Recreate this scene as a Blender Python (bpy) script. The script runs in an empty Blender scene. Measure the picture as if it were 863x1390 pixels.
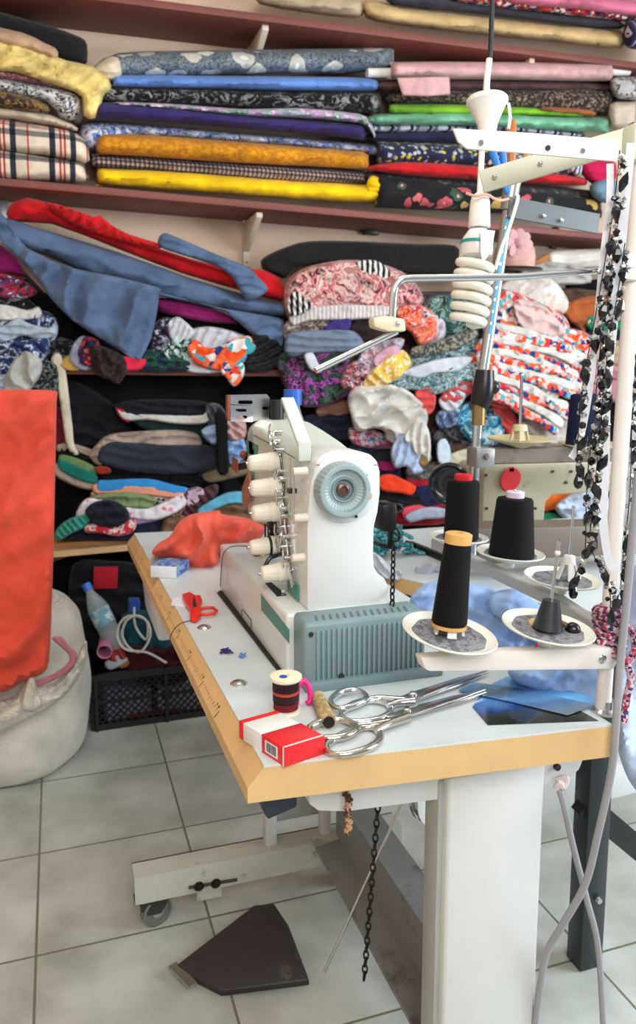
import bpy, bmesh, math, random
from mathutils import Vector, Matrix, noise
from mathutils.geometry import delaunay_2d_cdt
random.seed(7)
V = Vector
sc = bpy.context.scene
COL = sc.collection
# ---------------------------------------------------------------- camera model (863 x 1390 frame)
F = 1057.0; CX, CY = 431.5, 650.0
VPX, HY = 75.0, 500.0
H = 1.31                      # camera height
th = math.atan((CY-HY)/F); al = math.atan((CX-VPX)/math.hypot(F, CY-HY))
hd = V((math.sin(al), math.cos(al), 0)); rt = V((math.cos(al), -math.sin(al), 0)); zz = V((0, 0, 1))
fw = hd*math.cos(th) - zz*math.sin(th); up = zz*math.cos(th) + hd*math.sin(th)
CAM = V((0, 0, H))
def ray(px, py): return fw + rt*((px-CX)/F) - up*((py-CY)/F)
def T(px, py, z):             # point where the sight line meets the level z
    d = ray(px, py); return CAM + d*((z-H)/d.z)
def PY(px, py, Y):            # ... meets the upright plane y = Y
    d = ray(px, py); return CAM + d*(Y/d.y)
def PX(px, py, X):
    d = ray(px, py); return CAM + d*(X/d.x)
def pxm(Y): return Y/F*0.98   # metres per pixel about depth Y

cd = bpy.data.cameras.new('camera'); cam = bpy.data.objects.new('camera', cd); COL.objects.link(cam)
M = Matrix((rt, up, -fw)).transposed().to_4x4(); M.translation = CAM; cam.matrix_world = M
cd.sensor_fit = 'AUTO'; cd.sensor_width = 36; cd.lens = F/1390*36; cd.shift_y = -45/1390
cd.clip_start = 0.02
cd.dof.use_dof = True; cd.dof.focus_distance = 1.2; cd.dof.aperture_fstop = 6.3
sc.camera = cam

# ---------------------------------------------------------------- materials
MATS = {}
def lin(c):
    return tuple(((v/255)/12.92 if v/255 <= .04045 else ((v/255+.055)/1.055)**2.4) for v in c[:3]) + (1,)
def _new(key):
    m = bpy.data.materials.new(key); m.use_nodes = True; nt = m.node_tree
    return m, nt, nt.nodes['Principled BSDF']
def _n(nt, t, **k):
    n = nt.nodes.new(t)
    for a, b in k.items(): setattr(n, a, b)
    return n
def _ramp(nt, cols, pos=None, const=True):
    r = _n(nt, 'ShaderNodeValToRGB'); e = r.color_ramp.elements
    r.color_ramp.interpolation = 'CONSTANT' if const else 'LINEAR'
    n = len(cols)
    while len(e) < n: e.new(1)
    for i, c in enumerate(cols):
        e[i].position = pos[i] if pos else (i/n if const else i/max(1, n-1))
    for i, c in enumerate(cols): e[i].color = lin(c)
    return r
def _mix(nt, fac, a, b, mode='MIX'):
    m = _n(nt, 'ShaderNodeMix', data_type='RGBA', blend_type=mode)
    for s, v in ((0, fac), (6, a), (7, b)):
        if hasattr(v, 'links') or hasattr(v, 'is_linked'): nt.links.new(v, m.inputs[s])
        else: m.inputs[s].default_value = v
    return m.outputs[2]
def _math(nt, op, a, b=0.0):
    m = _n(nt, 'ShaderNodeMath', operation=op)
    for s, v in ((0, a), (1, b)):
        if hasattr(v, 'is_linked'): nt.links.new(v, m.inputs[s])
        else: m.inputs[s].default_value = v
    return m.outputs[0]
def solid(key, col, rough=.5, metal=0., var=.08, vscale=8., bump=0., bscale=60., spec=.5, coat=0., trans=0., ior=1.45, alpha=1., dirt=None):
    if key in MATS: return MATS[key]
    m, nt, b = _new(key); MATS[key] = m
    tc = _n(nt, 'ShaderNodeTexCoord'); L = nt.links.new
    nz = _n(nt, 'ShaderNodeTexNoise'); nz.inputs['Scale'].default_value = vscale; nz.inputs['Detail'].default_value = 4
    L(tc.outputs['Object'], nz.inputs['Vector'])
    c = lin(col)
    d = tuple(x*(1-2.2*var) for x in c[:3])+(1,); l = tuple(min(1, x*(1+1.6*var)) for x in c[:3])+(1,)
    out = _mix(nt, nz.outputs[0], d, l)
    if dirt:
        n2 = _n(nt, 'ShaderNodeTexNoise'); n2.inputs['Scale'].default_value = dirt[1]; n2.inputs['Detail'].default_value = 6
        n2.inputs['Roughness'].default_value = .7
        L(tc.outputs['Object'], n2.inputs['Vector'])
        r = _ramp(nt, [(0, 0, 0), (255, 255, 255)], [dirt[2], min(1, dirt[2]+.15)], False); L(n2.outputs[0], r.inputs[0])
        out = _mix(nt, r.outputs[0], out, lin(dirt[0]))
    L(out, b.inputs['Base Color'])
    b.inputs['Roughness'].default_value = rough; b.inputs['Metallic'].default_value = metal
    b.inputs['Specular IOR Level'].default_value = spec; b.inputs['Coat Weight'].default_value = coat
    b.inputs['Transmission Weight'].default_value = trans; b.inputs['IOR'].default_value = ior
    b.inputs['Alpha'].default_value = alpha
    if bump:
        bp = _n(nt, 'ShaderNodeBump'); bp.inputs['Strength'].default_value = bump; bp.inputs['Distance'].default_value = .003
        n3 = _n(nt, 'ShaderNodeTexNoise'); n3.inputs['Scale'].default_value = bscale; n3.inputs['Detail'].default_value = 3
        L(tc.outputs['Object'], n3.inputs['Vector']); L(n3.outputs[0], bp.inputs['Height']); L(bp.outputs[0], b.inputs['Normal'])
    return m
def fab(key, base, kind=None, cols=(), scale=20., thr=.35, warp=.0, rough=.92, sheen=.06, var=.16, stretch=(1, 1, 1), gap=None, under=None):
    """woven cloth; kind: spots, cells, noise, plaid, check, stripes"""
    if key in MATS: return MATS[key]
    m, nt, b = _new(key); MATS[key] = m; L = nt.links.new
    tc = _n(nt, 'ShaderNodeTexCoord'); mp = _n(nt, 'ShaderNodeMapping'); mp.inputs['Scale'].default_value = stretch
    L(tc.outputs['Object'], mp.inputs['Vector']); vec = mp.outputs[0]
    if warp:
        wn = _n(nt, 'ShaderNodeTexNoise'); wn.inputs['Scale'].default_value = scale*.9; wn.inputs['Detail'].default_value = 2
        L(vec, wn.inputs['Vector'])
        add = _n(nt, 'ShaderNodeMixRGB' if False else 'ShaderNodeVectorMath', operation='MULTIPLY_ADD')
        L(wn.outputs['Color'], add.inputs[0]); add.inputs[1].default_value = (warp/scale*4,)*3; L(vec, add.inputs[2]); vec = add.outputs[0]
    base_l = lin(base); out = None
    if kind in ('spots', 'cells'):
        vo = _n(nt, 'ShaderNodeTexVoronoi'); vo.inputs['Scale'].default_value = scale; L(vec, vo.inputs['Vector'])
        sep = _n(nt, 'ShaderNodeSeparateColor'); L(vo.outputs['Color'], sep.inputs[0])
        r = _ramp(nt, list(cols)); L(sep.outputs[0], r.inputs[0])
        if kind == 'spots':
            mask = _math(nt, 'LESS_THAN', vo.outputs['Distance'], thr)
            if gap is not None:
                keep = _math(nt, 'GREATER_THAN', sep.outputs[1], gap); mask = _math(nt, 'MULTIPLY', mask, keep)
            # petals: a lighter heart in every spot
            heart = _math(nt, 'LESS_THAN', vo.outputs['Distance'], thr*.35)
            rc = _mix(nt, heart, r.outputs[0], lin([min(255, x+60) for x in cols[0]]))
            ground = base_l
            if under:
                un = _n(nt, 'ShaderNodeTexNoise'); un.inputs['Scale'].default_value = under[0]; un.inputs['Detail'].default_value = 5; un.inputs['Roughness'].default_value = .7
                L(vec, un.inputs['Vector']); ur = _ramp(nt, [base]+list(under[1]), [0]+[.42+.16*i/len(under[1]) for i in range(len(under[1]))]); L(un.outputs[0], ur.inputs[0]); ground = ur.outputs[0]
            out = _mix(nt, mask, ground, rc)
        else: out = r.outputs[0]
    elif kind == 'noise':
        nz = _n(nt, 'ShaderNodeTexNoise'); nz.inputs['Scale'].default_value = scale; nz.inputs['Detail'].default_value = 5
        nz.inputs['Roughness'].default_value = .65; nz.inputs['Distortion'].default_value = warp*3
        L(vec, nz.inputs['Vector'])
        allc = [base]+list(cols); n = len(allc)
        r = _ramp(nt, allc, [0]+[thr+(1-2*thr)*(i/max(1, n-1)) for i in range(n-1)] if n > 1 else None); L(nz.outputs[0], r.inputs[0]); out = r.outputs[0]
    elif kind in ('plaid', 'stripes', 'check'):
        sx = _n(nt, 'ShaderNodeSeparateXYZ'); L(vec, sx.inputs[0])
        res = []
        for ax in ((0,) if kind == 'stripes' else (0, 2)):
            f = _math(nt, 'FRACT', _math(nt, 'MULTIPLY', sx.outputs[ax], scale))
            stops = cols; r = _ramp(nt, [c for _, c in stops], [p for p, _ in stops]); L(f, r.inputs[0]); res.append(r.outputs[0])
        out = res[0] if len(res) == 1 else _mix(nt, 1.0 if kind == 'check' else .8, res[0], res[1], 'MULTIPLY')
    if out is None:
        cc = _n(nt, 'ShaderNodeRGB'); cc.outputs[0].default_value = base_l; out = cc.outputs[0]
    n2 = _n(nt, 'ShaderNodeTexNoise'); n2.inputs['Scale'].default_value = 9; n2.inputs['Detail'].default_value = 5
    L(tc.outputs['Object'], n2.inputs['Vector'])
    r2 = _ramp(nt, [(255*(1-var*1.2),)*3, (255,)*3], [.3, .7], False); L(n2.outputs[0], r2.inputs[0])
    out = _mix(nt, 1.0, out, r2.outputs[0], 'MULTIPLY')
    L(out, b.inputs['Base Color'])
    b.inputs['Roughness'].default_value = rough; b.inputs['Specular IOR Level'].default_value = .2
    b.inputs['Sheen Weight'].default_value = sheen
    bp = _n(nt, 'ShaderNodeBump'); bp.inputs['Strength'].default_value = .5; bp.inputs['Distance'].default_value = .006
    n3 = _n(nt, 'ShaderNodeTexNoise'); n3.inputs['Scale'].default_value = 22; n3.inputs['Detail'].default_value = 6
    L(tc.outputs['Object'], n3.inputs['Vector']); L(n3.outputs[0], bp.inputs['Height']); L(bp.outputs[0], b.inputs['Normal'])
    return m

# ---------------------------------------------------------------- mesh building
class MB:
    def __init__(s): s.bm = bmesh.new()
    def box(s, c, size, rot=None, bev=0., seg=2):
        m = Matrix.Translation(c)
        if rot is not None: m = m @ rot
        m = m @ Matrix.Diagonal((*size, 1))
        r = bmesh.ops.create_cube(s.bm, size=1, matrix=m)
        if bev:
            es = list({e for v in r['verts'] for e in v.link_edges})
            bmesh.ops.bevel(s.bm, geom=es, offset=bev, segments=seg, affect='EDGES', profile=.5)
        return s
    def bar(s, a, b, w, h, upv=V((0, 0, 1)), bev=0., seg=1):
        a, b = V(a), V(b); d = (b-a); l = d.length; y = d.normalized(); x = y.cross(upv).normalized(); z = x.cross(y)
        m = Matrix((x, y, z)).transposed().to_4x4()
        return s.box((a+b)/2, (w, l, h), m, bev, seg)
    def cyl(s, a, b, r0, r1=None, seg=24, caps=True):
        return s.tube([a, b], [r0, r0 if r1 is None else r1], seg, caps)
    def tube(s, pts, r, seg=10, caps=True, closed=False):
        pts = [V(p) for p in pts]; n = len(pts); R = r if isinstance(r, (list, tuple)) else [r]*n
        rings = []; px = None
        for i, p in enumerate(pts):
            if closed: t = pts[(i+1) % n]-pts[i-1]
            else: t = (pts[min(i+1, n-1)]-pts[max(i-1, 0)])
            if t.length < 1e-9: t = V((0, 0, 1))
            t.normalize()
            if px is None:
                q = V((0, 0, 1)) if abs(t.z) < .9 else V((1, 0, 0)); px = t.cross(q).normalized()
            else:
                px = (px - t*px.dot(t)); px = px.normalized() if px.length > 1e-6 else t.orthogonal().normalized()
            py = t.cross(px)
            rings.append([s.bm.verts.new(p+(px*math.cos(k*2*math.pi/seg)+py*math.sin(k*2*math.pi/seg))*R[i]) for k in range(seg)])
        m = n if closed else n-1
        for i in range(m):
            A, B = rings[i], rings[(i+1) % n]
            for k in range(seg): s.bm.faces.new((A[k], A[(k+1) % seg], B[(k+1) % seg], B[k]))
        if caps and not closed:
            s.bm.faces.new(rings[0][::-1]); s.bm.faces.new(rings[-1])
        return s
    def lathe(s, prof, o, axis=(0, 0, 1), seg=32, rfun=None):
        """prof: list of (radius, height) along axis from o"""
        o = V(o); a = V(axis).normalized(); x = a.orthogonal().normalized(); y = a.cross(x); rings = []
        for r, h in prof:
            if r < 1e-6: rings.append([s.bm.verts.new(o+a*h)])
            else: rings.append([s.bm.verts.new(o+a*h+(x*math.cos(k*2*math.pi/seg)+y*math.sin(k*2*math.pi/seg))*(r*(rfun(k/seg, h) if rfun else 1))) for k in range(seg)])
        for A, B in zip(rings, rings[1:]):
            if len(A) == 1 and len(B) == 1: continue
            for k in range(seg):
                k2 = (k+1) % seg
                if len(A) == 1: s.bm.faces.new((A[0], B[k], B[k2]))
                elif len(B) == 1: s.bm.faces.new((A[k], A[k2], B[0]))
                else: s.bm.faces.new((A[k], A[k2], B[k2], B[k]))
        return s
    def prism(s, pts, ext, bev=0., seg=2):
        a = [s.bm.verts.new(V(p)) for p in pts]; b = [s.bm.verts.new(V(p)+V(ext)) for p in pts]; n = len(pts)
        fs = [s.bm.faces.new(a[::-1]), s.bm.faces.new(b)]
        for i in range(n): fs.append(s.bm.faces.new((a[i], a[(i+1) % n], b[(i+1) % n], b[i])))
        bmesh.ops.recalc_face_normals(s.bm, faces=fs)
        if bev:
            es = [e for e in set(a[0].link_edges).union(*[v.link_edges for v in a+b])]
            bmesh.ops.bevel(s.bm, geom=es, offset=bev, segments=seg, affect='EDGES', profile=.5)
        return s
    def loft(s, secs, caps=True):
        rings = [[s.bm.verts.new(V(p)) for p in q] for q in secs]; n = len(secs[0])
        for A, B in zip(rings, rings[1:]):
            for k in range(n): s.bm.faces.new((A[k], A[(k+1) % n], B[(k+1) % n], B[k]))
        if caps: s.bm.faces.new(rings[0][::-1]); s.bm.faces.new(rings[-1])
        return s
    def ball(s, c, r, sub=2, scale=(1, 1, 1), rot=None):
        m = Matrix.Translation(c)
        if rot is not None: m = m @ rot
        bmesh.ops.create_icosphere(s.bm, subdivisions=sub, radius=r, matrix=m @ Matrix.Diagonal((*scale, 1))); return s
    def quad(s, pts): s.bm.faces.new([s.bm.verts.new(V(p)) for p in pts]); return s
    def build(s, name, mat, parent=None, loc=None, angle=40, fixn=True):
        if fixn: bmesh.ops.recalc_face_normals(s.bm, faces=s.bm.faces[:])
        me = bpy.data.meshes.new(name); 
        if parent is not None: o0 = wloc(parent)
        elif loc is not None: o0 = V(loc)
        else:
            vs = [v.co for v in s.bm.verts]
            o0 = V(((min(v.x for v in vs)+max(v.x for v in vs))/2, (min(v.y for v in vs)+max(v.y for v in vs))/2, min(v.z for v in vs)))
        bmesh.ops.translate(s.bm, verts=s.bm.verts[:], vec=-o0)
        s.bm.to_mesh(me); s.bm.free()
        for p in me.polygons: p.use_smooth = True
        me.set_sharp_from_angle(angle=math.radians(angle))
        me.materials.append(mat)
        o = bpy.data.objects.new(name, me); COL.objects.link(o)
        if parent is not None: o.parent = parent
        else: o.location = o0
        return o
def wloc(o):
    l = V(o.location)
    while o.parent: o = o.parent; l += o.location
    return l
def tag(o, label, cat, group=None, kind=None):
    o['label'] = label; o['category'] = cat
    if group: o['group'] = group
    o['kind'] = kind or 'thing'
    return o
def thing(name, label, cat, loc, group=None):
    o = bpy.data.objects.new(name, None); o.empty_display_size = .05; COL.objects.link(o); o.location = loc
    return tag(o, label, cat, group)
def struct(name, mb, mat, parent=None):
    o = mb.build(name, mat, parent)
    if parent is None: o['kind'] = 'structure'
    return o
def plabel(o, l): o['label'] = l; return o
def catmull(pts, n=4, closed=True):
    out = []; N = len(pts)
    for i in range(N if closed else N-1):
        p0, p1, p2, p3 = [pts[(i+k) % N] if closed else pts[max(0, min(N-1, i+k))] for k in (-1, 0, 1, 2)]
        for j in range(n):
            t = j/n
            out.append(tuple(.5*((2*b)+(-a+c)*t+(2*a-5*b+4*c-d)*t*t+(-a+3*b-3*c+d)*t*t*t) for a, b, c, d in zip(p0, p1, p2, p3)))
    if not closed: out.append(tuple(pts[-1]))
    return out
def smooth3(pts, n=6): return [V(p) for p in catmull([tuple(p) for p in pts], n, False)]

def _inside(p, poly):
    x, y = p; c = False; j = len(poly)-1
    for i in range(len(poly)):
        xi, yi = poly[i]; xj, yj = poly[j]
        if (yi > y) != (yj > y) and x < (xj-xi)*(y-yi)/(yj-yi)+xi: c = not c
        j = i
    return c
def _bd(p, poly):
    best = 1e9; px, py = p; n = len(poly)
    for i in range(n):
        ax, ay = poly[i]; bx, by = poly[(i+1) % n]; dx, dy = bx-ax, by-ay; l = dx*dx+dy*dy
        t = 0 if l == 0 else max(0, min(1, ((px-ax)*dx+(py-ay)*dy)/l))
        q = (px-ax-t*dx)**2+(py-ay-t*dy)**2
        if q < best: best = q
    return math.sqrt(best)
SEED = [0]
def sheet_mesh(poly, proj, depth_dir, bulge, back, R, folds, crumple, sub=3, dens=420, fine=1.):
    """a soft closed piece of cloth: outline on an upright or level plane, swelling to both sides with folds"""
    SEED[0] += 1; sd = SEED[0]*7.31
    P = catmull(poly, sub) if sub > 1 else [tuple(p) for p in poly]
    # drop near duplicates
    Q = []
    for p in P:
        if not Q or math.hypot(p[0]-Q[-1][0], p[1]-Q[-1][1]) > .35: Q.append(p)
    P = Q; nb = len(P)
    area = abs(sum(P[i][0]*P[(i+1) % nb][1]-P[(i+1) % nb][0]*P[i][1] for i in range(nb)))/2
    h = max(1.8, min(9, math.sqrt(area/dens)))*fine
    xs = [p[0] for p in P]; ys = [p[1] for p in P]; rnd = random.Random(SEED[0])
    inner = []; y = min(ys)+h*.5; row = 0
    while y < max(ys):
        x = min(xs)+h*(.5 if row % 2 else 0)
        while x < max(xs):
            p = (x+rnd.uniform(-.2, .2)*h, y+rnd.uniform(-.2, .2)*h)
            if _inside(p, P) and _bd(p, P) > h*.45: inner.append(p)
            x += h
        y += h*.87; row += 1
    vv, _, ff, *_ = delaunay_2d_cdt([V(p) for p in P]+[V(p) for p in inner], [], [list(range(nb))], 1, 1e-4)
    mb = MB(); bm = mb.bm; front = []; backv = []
    fa = [(math.radians(a), w, am, ph) for (a, w, am, ph) in [(f+(0,))[:4] for f in folds]]
    WS = max(38, math.sqrt(area)*.45)
    for q in vv:
        d = _bd(q, P); t = min(1, d/R); prof = math.sqrt(max(0, 1-(1-t)**2))
        n0 = noise.noise((q[0]/WS+sd, q[1]/WS, sd)); n1 = noise.noise((q[0]/14, q[1]/14+sd, sd*2)); n2 = noise.noise((q[0]/6+sd, q[1]/6, sd*3))
        f = crumple*(1.6*n0+.9*abs(n1)*2-.5+.4*n2)
        for a, w, am, ph in fa:
            u = q[0]*math.cos(a)+q[1]*math.sin(a)+n0*w*.8+n1*w*.07
            f += am*(1-2*abs(math.sin(math.pi*u/w+ph)))
        off = bulge*prof + f*min(1, d/(R*.45))
        p0 = proj(q[0], q[1])
        front.append((q, off, d, prof))
    fv = []; bv = []
    for q, off, d, prof in front:
        a = depth_dir(q, off); fv.append(bm.verts.new(a))
        bv.append(None if d < .3 else bm.verts.new(depth_dir(q, -back*prof)))
    for f in ff:
        if len(f) < 3: continue
        try:
            bm.faces.new([fv[i] for i in f])
            bf = [bv[i] or fv[i] for i in f][::-1]
            bm.faces.new(bf)
        except ValueError: pass
    return mb
def cloth(name, label, cat, poly, Y, mat, bulge=.06, back=None, R=12, folds=(), crumple=.006, sub=3, parent=None, group=None, dens=420):
    back = bulge*.8 if back is None else back
    mb = sheet_mesh(poly, lambda x, y: PY(x, y, Y), lambda q, o: PY(q[0], q[1], Y-o), bulge, back, R, folds, crumple, sub, dens)
    o = mb.build(name, mat, parent, angle=80)
    if parent is None: tag(o, label, cat, group)
    elif label: o['label'] = label
    return o
def grow(poly, g, jag=0.):
    n = len(poly); A = sum(poly[i][0]*poly[(i+1) % n][1]-poly[(i+1) % n][0]*poly[i][1] for i in range(n)); sg = 1 if A > 0 else -1
    out = []
    for i in range(n):
        ax, ay = poly[i-1]; bx, by = poly[(i+1) % n]; dx, dy = bx-ax, by-ay; l = math.hypot(dx, dy) or 1
        j = jag*noise.noise((poly[i][0]*.9, poly[i][1]*.9, i*.7))
        out.append((poly[i][0]+sg*dy/l*(g+j), poly[i][1]-sg*dx/l*(g+j)))
    return out
def flat(name, label, cat, poly, z, mat, bulge=.02, R=12, folds=(), crumple=.004, sub=3, parent=None, group=None, dens=420):
    """cloth lying on a level surface at height z: outline px on that level, swelling upward"""
    def dd(q, o):
        p = T(q[0], q[1], z); return p+V((0, 0, max(0, o)))
    mb = sheet_mesh(poly, lambda x, y: T(x, y, z), dd, bulge, 0., R, folds, crumple, sub, dens)
    o = mb.build(name, mat, parent, angle=80)
    if parent is None: tag(o, label, cat, group)
    elif label: o['label'] = label
    return o
def stations(st):
    return [(x, a) for x, a, b in st]+[(x, b) for x, a, b in st[::-1]]
SHY = 3.07
def bolt(label, mat, st, Y=SHY, bulge=.095, group='fabric bolts on the shelves', name='fabric_bolt', crumple=.003, ridge=.004, R=None, cat='fabric bolt', folds=None):
    hgt = max(b-a for _, a, b in st)
    return cloth(name, label, cat, stations(st), Y, mat, bulge, bulge*1.0, R or hgt*.55, folds if folds is not None else [(88, max(6, hgt*.35), ridge)], crumple, 2, group=group)
# ================================================================ ROOM
YW = 3.22; YF = 2.95
XL, XR = -1.3, 4.0
tile = .393
def tile_mat():
    m, nt, b = _new('tiles'); L = nt.links.new
    tc = _n(nt, 'ShaderNodeTexCoord'); sx = _n(nt, 'ShaderNodeSeparateXYZ'); L(tc.outputs['Object'], sx.inputs[0])
    masks = []; cells = []
    for ax, off in ((0, -.1), (1, 2.49)):
        u = _math(nt, 'DIVIDE', _math(nt, 'SUBTRACT', sx.outputs[ax], off), tile)
        f = _math(nt, 'FRACT', u); d = _math(nt, 'ABSOLUTE', _math(nt, 'SUBTRACT', f, .5))
        masks.append(_math(nt, 'GREATER_THAN', d, .4925)); cells.append(_math(nt, 'FLOOR', u))
    g = _math(nt, 'MAXIMUM', masks[0], masks[1])
    cv = _n(nt, 'ShaderNodeCombineXYZ'); L(cells[0], cv.inputs[0]); L(cells[1], cv.inputs[1])
    wn = _n(nt, 'ShaderNodeTexWhiteNoise'); L(cv.outputs[0], wn.inputs['Vector'])
    nz = _n(nt, 'ShaderNodeTexNoise'); nz.inputs['Scale'].default_value = 5; nz.inputs['Detail'].default_value = 6; L(tc.outputs['Object'], nz.inputs['Vector'])
    base = _mix(nt, wn.outputs[0], lin((190, 196, 190)), lin((204, 208, 202)))
    r = _ramp(nt, [(205, 205, 198), (255, 255, 255)], [.3, .65], False); L(nz.outputs[0], r.inputs[0])
    base = _mix(nt, 1.0, base, r.outputs[0], 'MULTIPLY')
    L(_mix(nt, g, base, lin((112, 112, 92))), b.inputs['Base Color'])
    b.inputs['Roughness'].default_value = .32
    bp = _n(nt, 'ShaderNodeBump'); bp.inputs['Strength'].default_value = .4; bp.inputs['Distance'].default_value = .002; bp.invert = True
    L(g, bp.inputs['Height']); L(bp.outputs[0], b.inputs['Normal'])
    return m
fl = MB(); fl.box((1.35, 1.0, -.025), (5.5, 4.9, .05)); o = fl.build('floor', tile_mat(), None, (0, 0, 0)); o['kind'] = 'structure'
wallm = solid('wall_paint', (214, 188, 164), .9, var=.05, vscale=3, bump=.15, bscale=40, dirt=((200, 168, 142), 3.5, .6))
struct('wall_back', MB().box((1.35, YW+.05, 1.5), (5.5, .1, 3.1)), wallm)
struct('wall_left', MB().box((XL-.05, 1.0, 1.5), (.1, 4.9, 3.1)), wallm)
struct('ceiling', MB().box((1.35, 1.0, 3.08), (5.5, 4.9, .06)), solid('ceiling_paint', (225, 220, 212), .9))

# ---- shelves (long boards on brackets)
shelfm = solid('shelf_board', (118, 62, 54), .55, var=.12, vscale=4, bump=.05)
def shelf(label, pl, pr, thick, x1=3.3, x0=-1.28):
    a = PY(*pl, YF); b = PY(*pr, YF); k = (b.z-a.z)/(b.x-a.x)
    z0 = a.z+(x0-a.x)*k; z1 = a.z+(x1-a.x)*k
    mb = MB(); mb.prism([(x0, YF, z0), (x1, YF, z1), (x1, YF, z1-thick), (x0, YF, z0-thick)], (0, YW-YF, 0), .003)
    return tag(mb.build('shelf_board', shelfm), label, 'shelf', 'long boards of the wall shelving')
shelf('reddish brown wall shelf at the very top, under the highest fabric bolts', (215, 0), (863, 84), .026)
shelf('reddish brown wall shelf carrying the yellow and plaid fabric bolts', (0, 241), (640, 300), .026)
shelf('reddish brown wall shelf under the tangled cloth and the blue drape', (75, 498), (375, 502), .026)
o = tag(MB().box((1.0, 3.08, .665), (4.5, .27, .024), bev=.003).build('shelf_board', solid('raw_shelf', (176, 120, 72), .6, var=.12)), 'raw light brown wood shelf, lowest of the wall shelving', 'shelf', 'long boards of the wall shelving')
a = PY(75, 757, 2.9); b = PY(195, 748, 2.9)
tag(MB().bar((a.x-.1, 2.95, a.z+.012), (b.x+.35, 2.98, b.z+.02), .12, .024, bev=.002).build('wooden_plank', solid('plank', (196, 160, 116), .7, var=.12)), 'loose pale plank lying just below the lowest shelf', 'plank')
a = PY(75, 748, 3.1)
tag(MB().box((a.x+.3, 3.1, .632), (1.1, .18, .02)).build('wooden_plank', solid('plank_dark', (120, 92, 66), .7)), 'darker board between lowest shelf and the pale plank', 'plank')
# wall rails and brackets
crm = solid('cream_metal', (214, 200, 180), .5, var=.06); grm = solid('grey_rail', (150, 148, 150), .4, .6)
def rail(label, px, y0, y1, m, w=.028):
    a = PY(px, y0, YW-.012); b = PY(px, y1, YW-.012)
    mb = MB(); mb.box((a.x, YW-.012, (a.z+b.z)/2), (w, .022, abs(a.z-b.z)), bev=.002)
    root = thing('shelf_bracket', label, 'bracket', (a.x, YW-.012, b.z))
    mb.build('rail', m, root); return root, a.x
def bracket(label, px, y0, y1, zshelf, dx=.09, m=crm):
    root, x = rail(label, px, y0, y1, m)
    mb = MB(); mb.prism([(x-.012, YW-.02, zshelf-.002), (x-.012, YW-.24, zshelf-.002), (x-.012, YW-.24, zshelf-.02), (x-.012, YW-.05, zshelf-.1), (x-.012, YW-.02, zshelf-.12)], (.024, 0, 0), .002)
    mb.build('arm', m, root)
    for k in range(3):
        MB().cyl((x, YW-.024, zshelf-.16-.06*k), (x, YW-.021, zshelf-.16-.06*k), .004, seg=10).build('slot', solid('dark_hole', (60, 45, 35), .8), root)
def shz(pl, pr, x): 
    a = PY(*pl, YF); b = PY(*pr, YF); return a.z+(x-a.x)*(b.z-a.z)/(b.x-a.x)-.026
bracket('cream shelf bracket under the plaid bolt shelf, above the slate blue cloth', 333, 275, 362, shz((0, 241), (640, 300), 1.0))
bracket('cream shelf bracket under the top shelf, above the grey floral bolt', 340, 25, 75, shz((215, 0), (863, 84), 1.0))
bracket('cream shelf bracket under the top shelf, above the pale pink bolt', 683, 70, 92, shz((215, 0), (863, 84), 2.1))
rail('grey metal shelf upright above the black bolt at upper left', 34, -60, 60, grm, .035)
rail('grey metal shelf upright beside the end of the red bolt', 3, 255, 330, grm, .03)
# small wall hook with black clip
a = PY(505, 310, YW-.01)
tag(MB().box((a.x+.02, YW-.012, a.z), (.16, .02, .03), Matrix.Rotation(math.radians(-4), 4, 'Y'), .006).box((a.x-.01, YW-.02, a.z-.012), (.07, .03, .035), None, .006).build('plastic_clip', solid('black_plastic', (22, 22, 24), .4)), 'small black clip fixed to the wall above the black roll', 'clip')
a = PY(735, 325, YW-.01)
tag(MB().box((a.x, YW-.012, a.z+.02), (.05, .02, .045), None, .006).box((a.x+.07, YW-.01, a.z+.01), (.03, .015, .1), Matrix.Rotation(.15, 4, 'Y'), .004).build('plastic_clip', MATS['black_plastic']), 'black hanging clip on the wall right of the hat', 'clip')
a = PY(254, 36, YW-.01)
tag(MB().ball((a.x, YW-.01, a.z), .012, 2, (1.4, .6, .8)).build('small_hook', MATS['black_plastic']), 'tiny dark hook on the wall under the top shelf', 'hook')

# ================================================================ TOP SHELF BOLTS
tanm = fab('tan_cloth', (214, 182, 128)); 
bolt('beige bolt end at the far left of the top shelf', fab('beige_knit', (205, 188, 160), 'noise', [(190, 170, 140)], 60), [(352, -12, 6), (420, -10, 18), (470, -6, 24), (492, 2, 22)])
bolt('long tan bolt lying on the top shelf', tanm, [(496, 0, 24), (540, 8, 34), (640, 20, 46), (760, 34, 58), (842, 42, 66)])
bolt('charcoal bolt on top of the long tan bolt', fab('charcoal', (58, 58, 72)), [(530, -14, 6), (640, 4, 18), (760, 20, 32), (840, 28, 40)])
bolt('red white and navy patterned bolt above the charcoal bolt', fab('rwb', (200, 60, 50), 'cells', [(190, 40, 40), (240, 230, 220), (40, 45, 80), (210, 80, 50), (170, 30, 40)], 70), [(620, -12, 4), (740, 2, 18), (852, 14, 30)])
bolt('bright pink bolt at the upper right corner of the top shelf', fab('pink_top', (222, 120, 150)), [(690, -20, 4), (790, -8, 14), (863, 0, 24), (900, 2, 28)], Y=3.0)
bolt('purple and navy bolt end at right of the top shelf', fab('purnavy', (80, 60, 110), 'stripes', [(0, (60, 50, 100)), (.4, (220, 200, 210)), (.55, (40, 40, 70))], 30), [(848, 30, 62), (870, 26, 68), (905, 30, 74)], Y=3.0)

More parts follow.
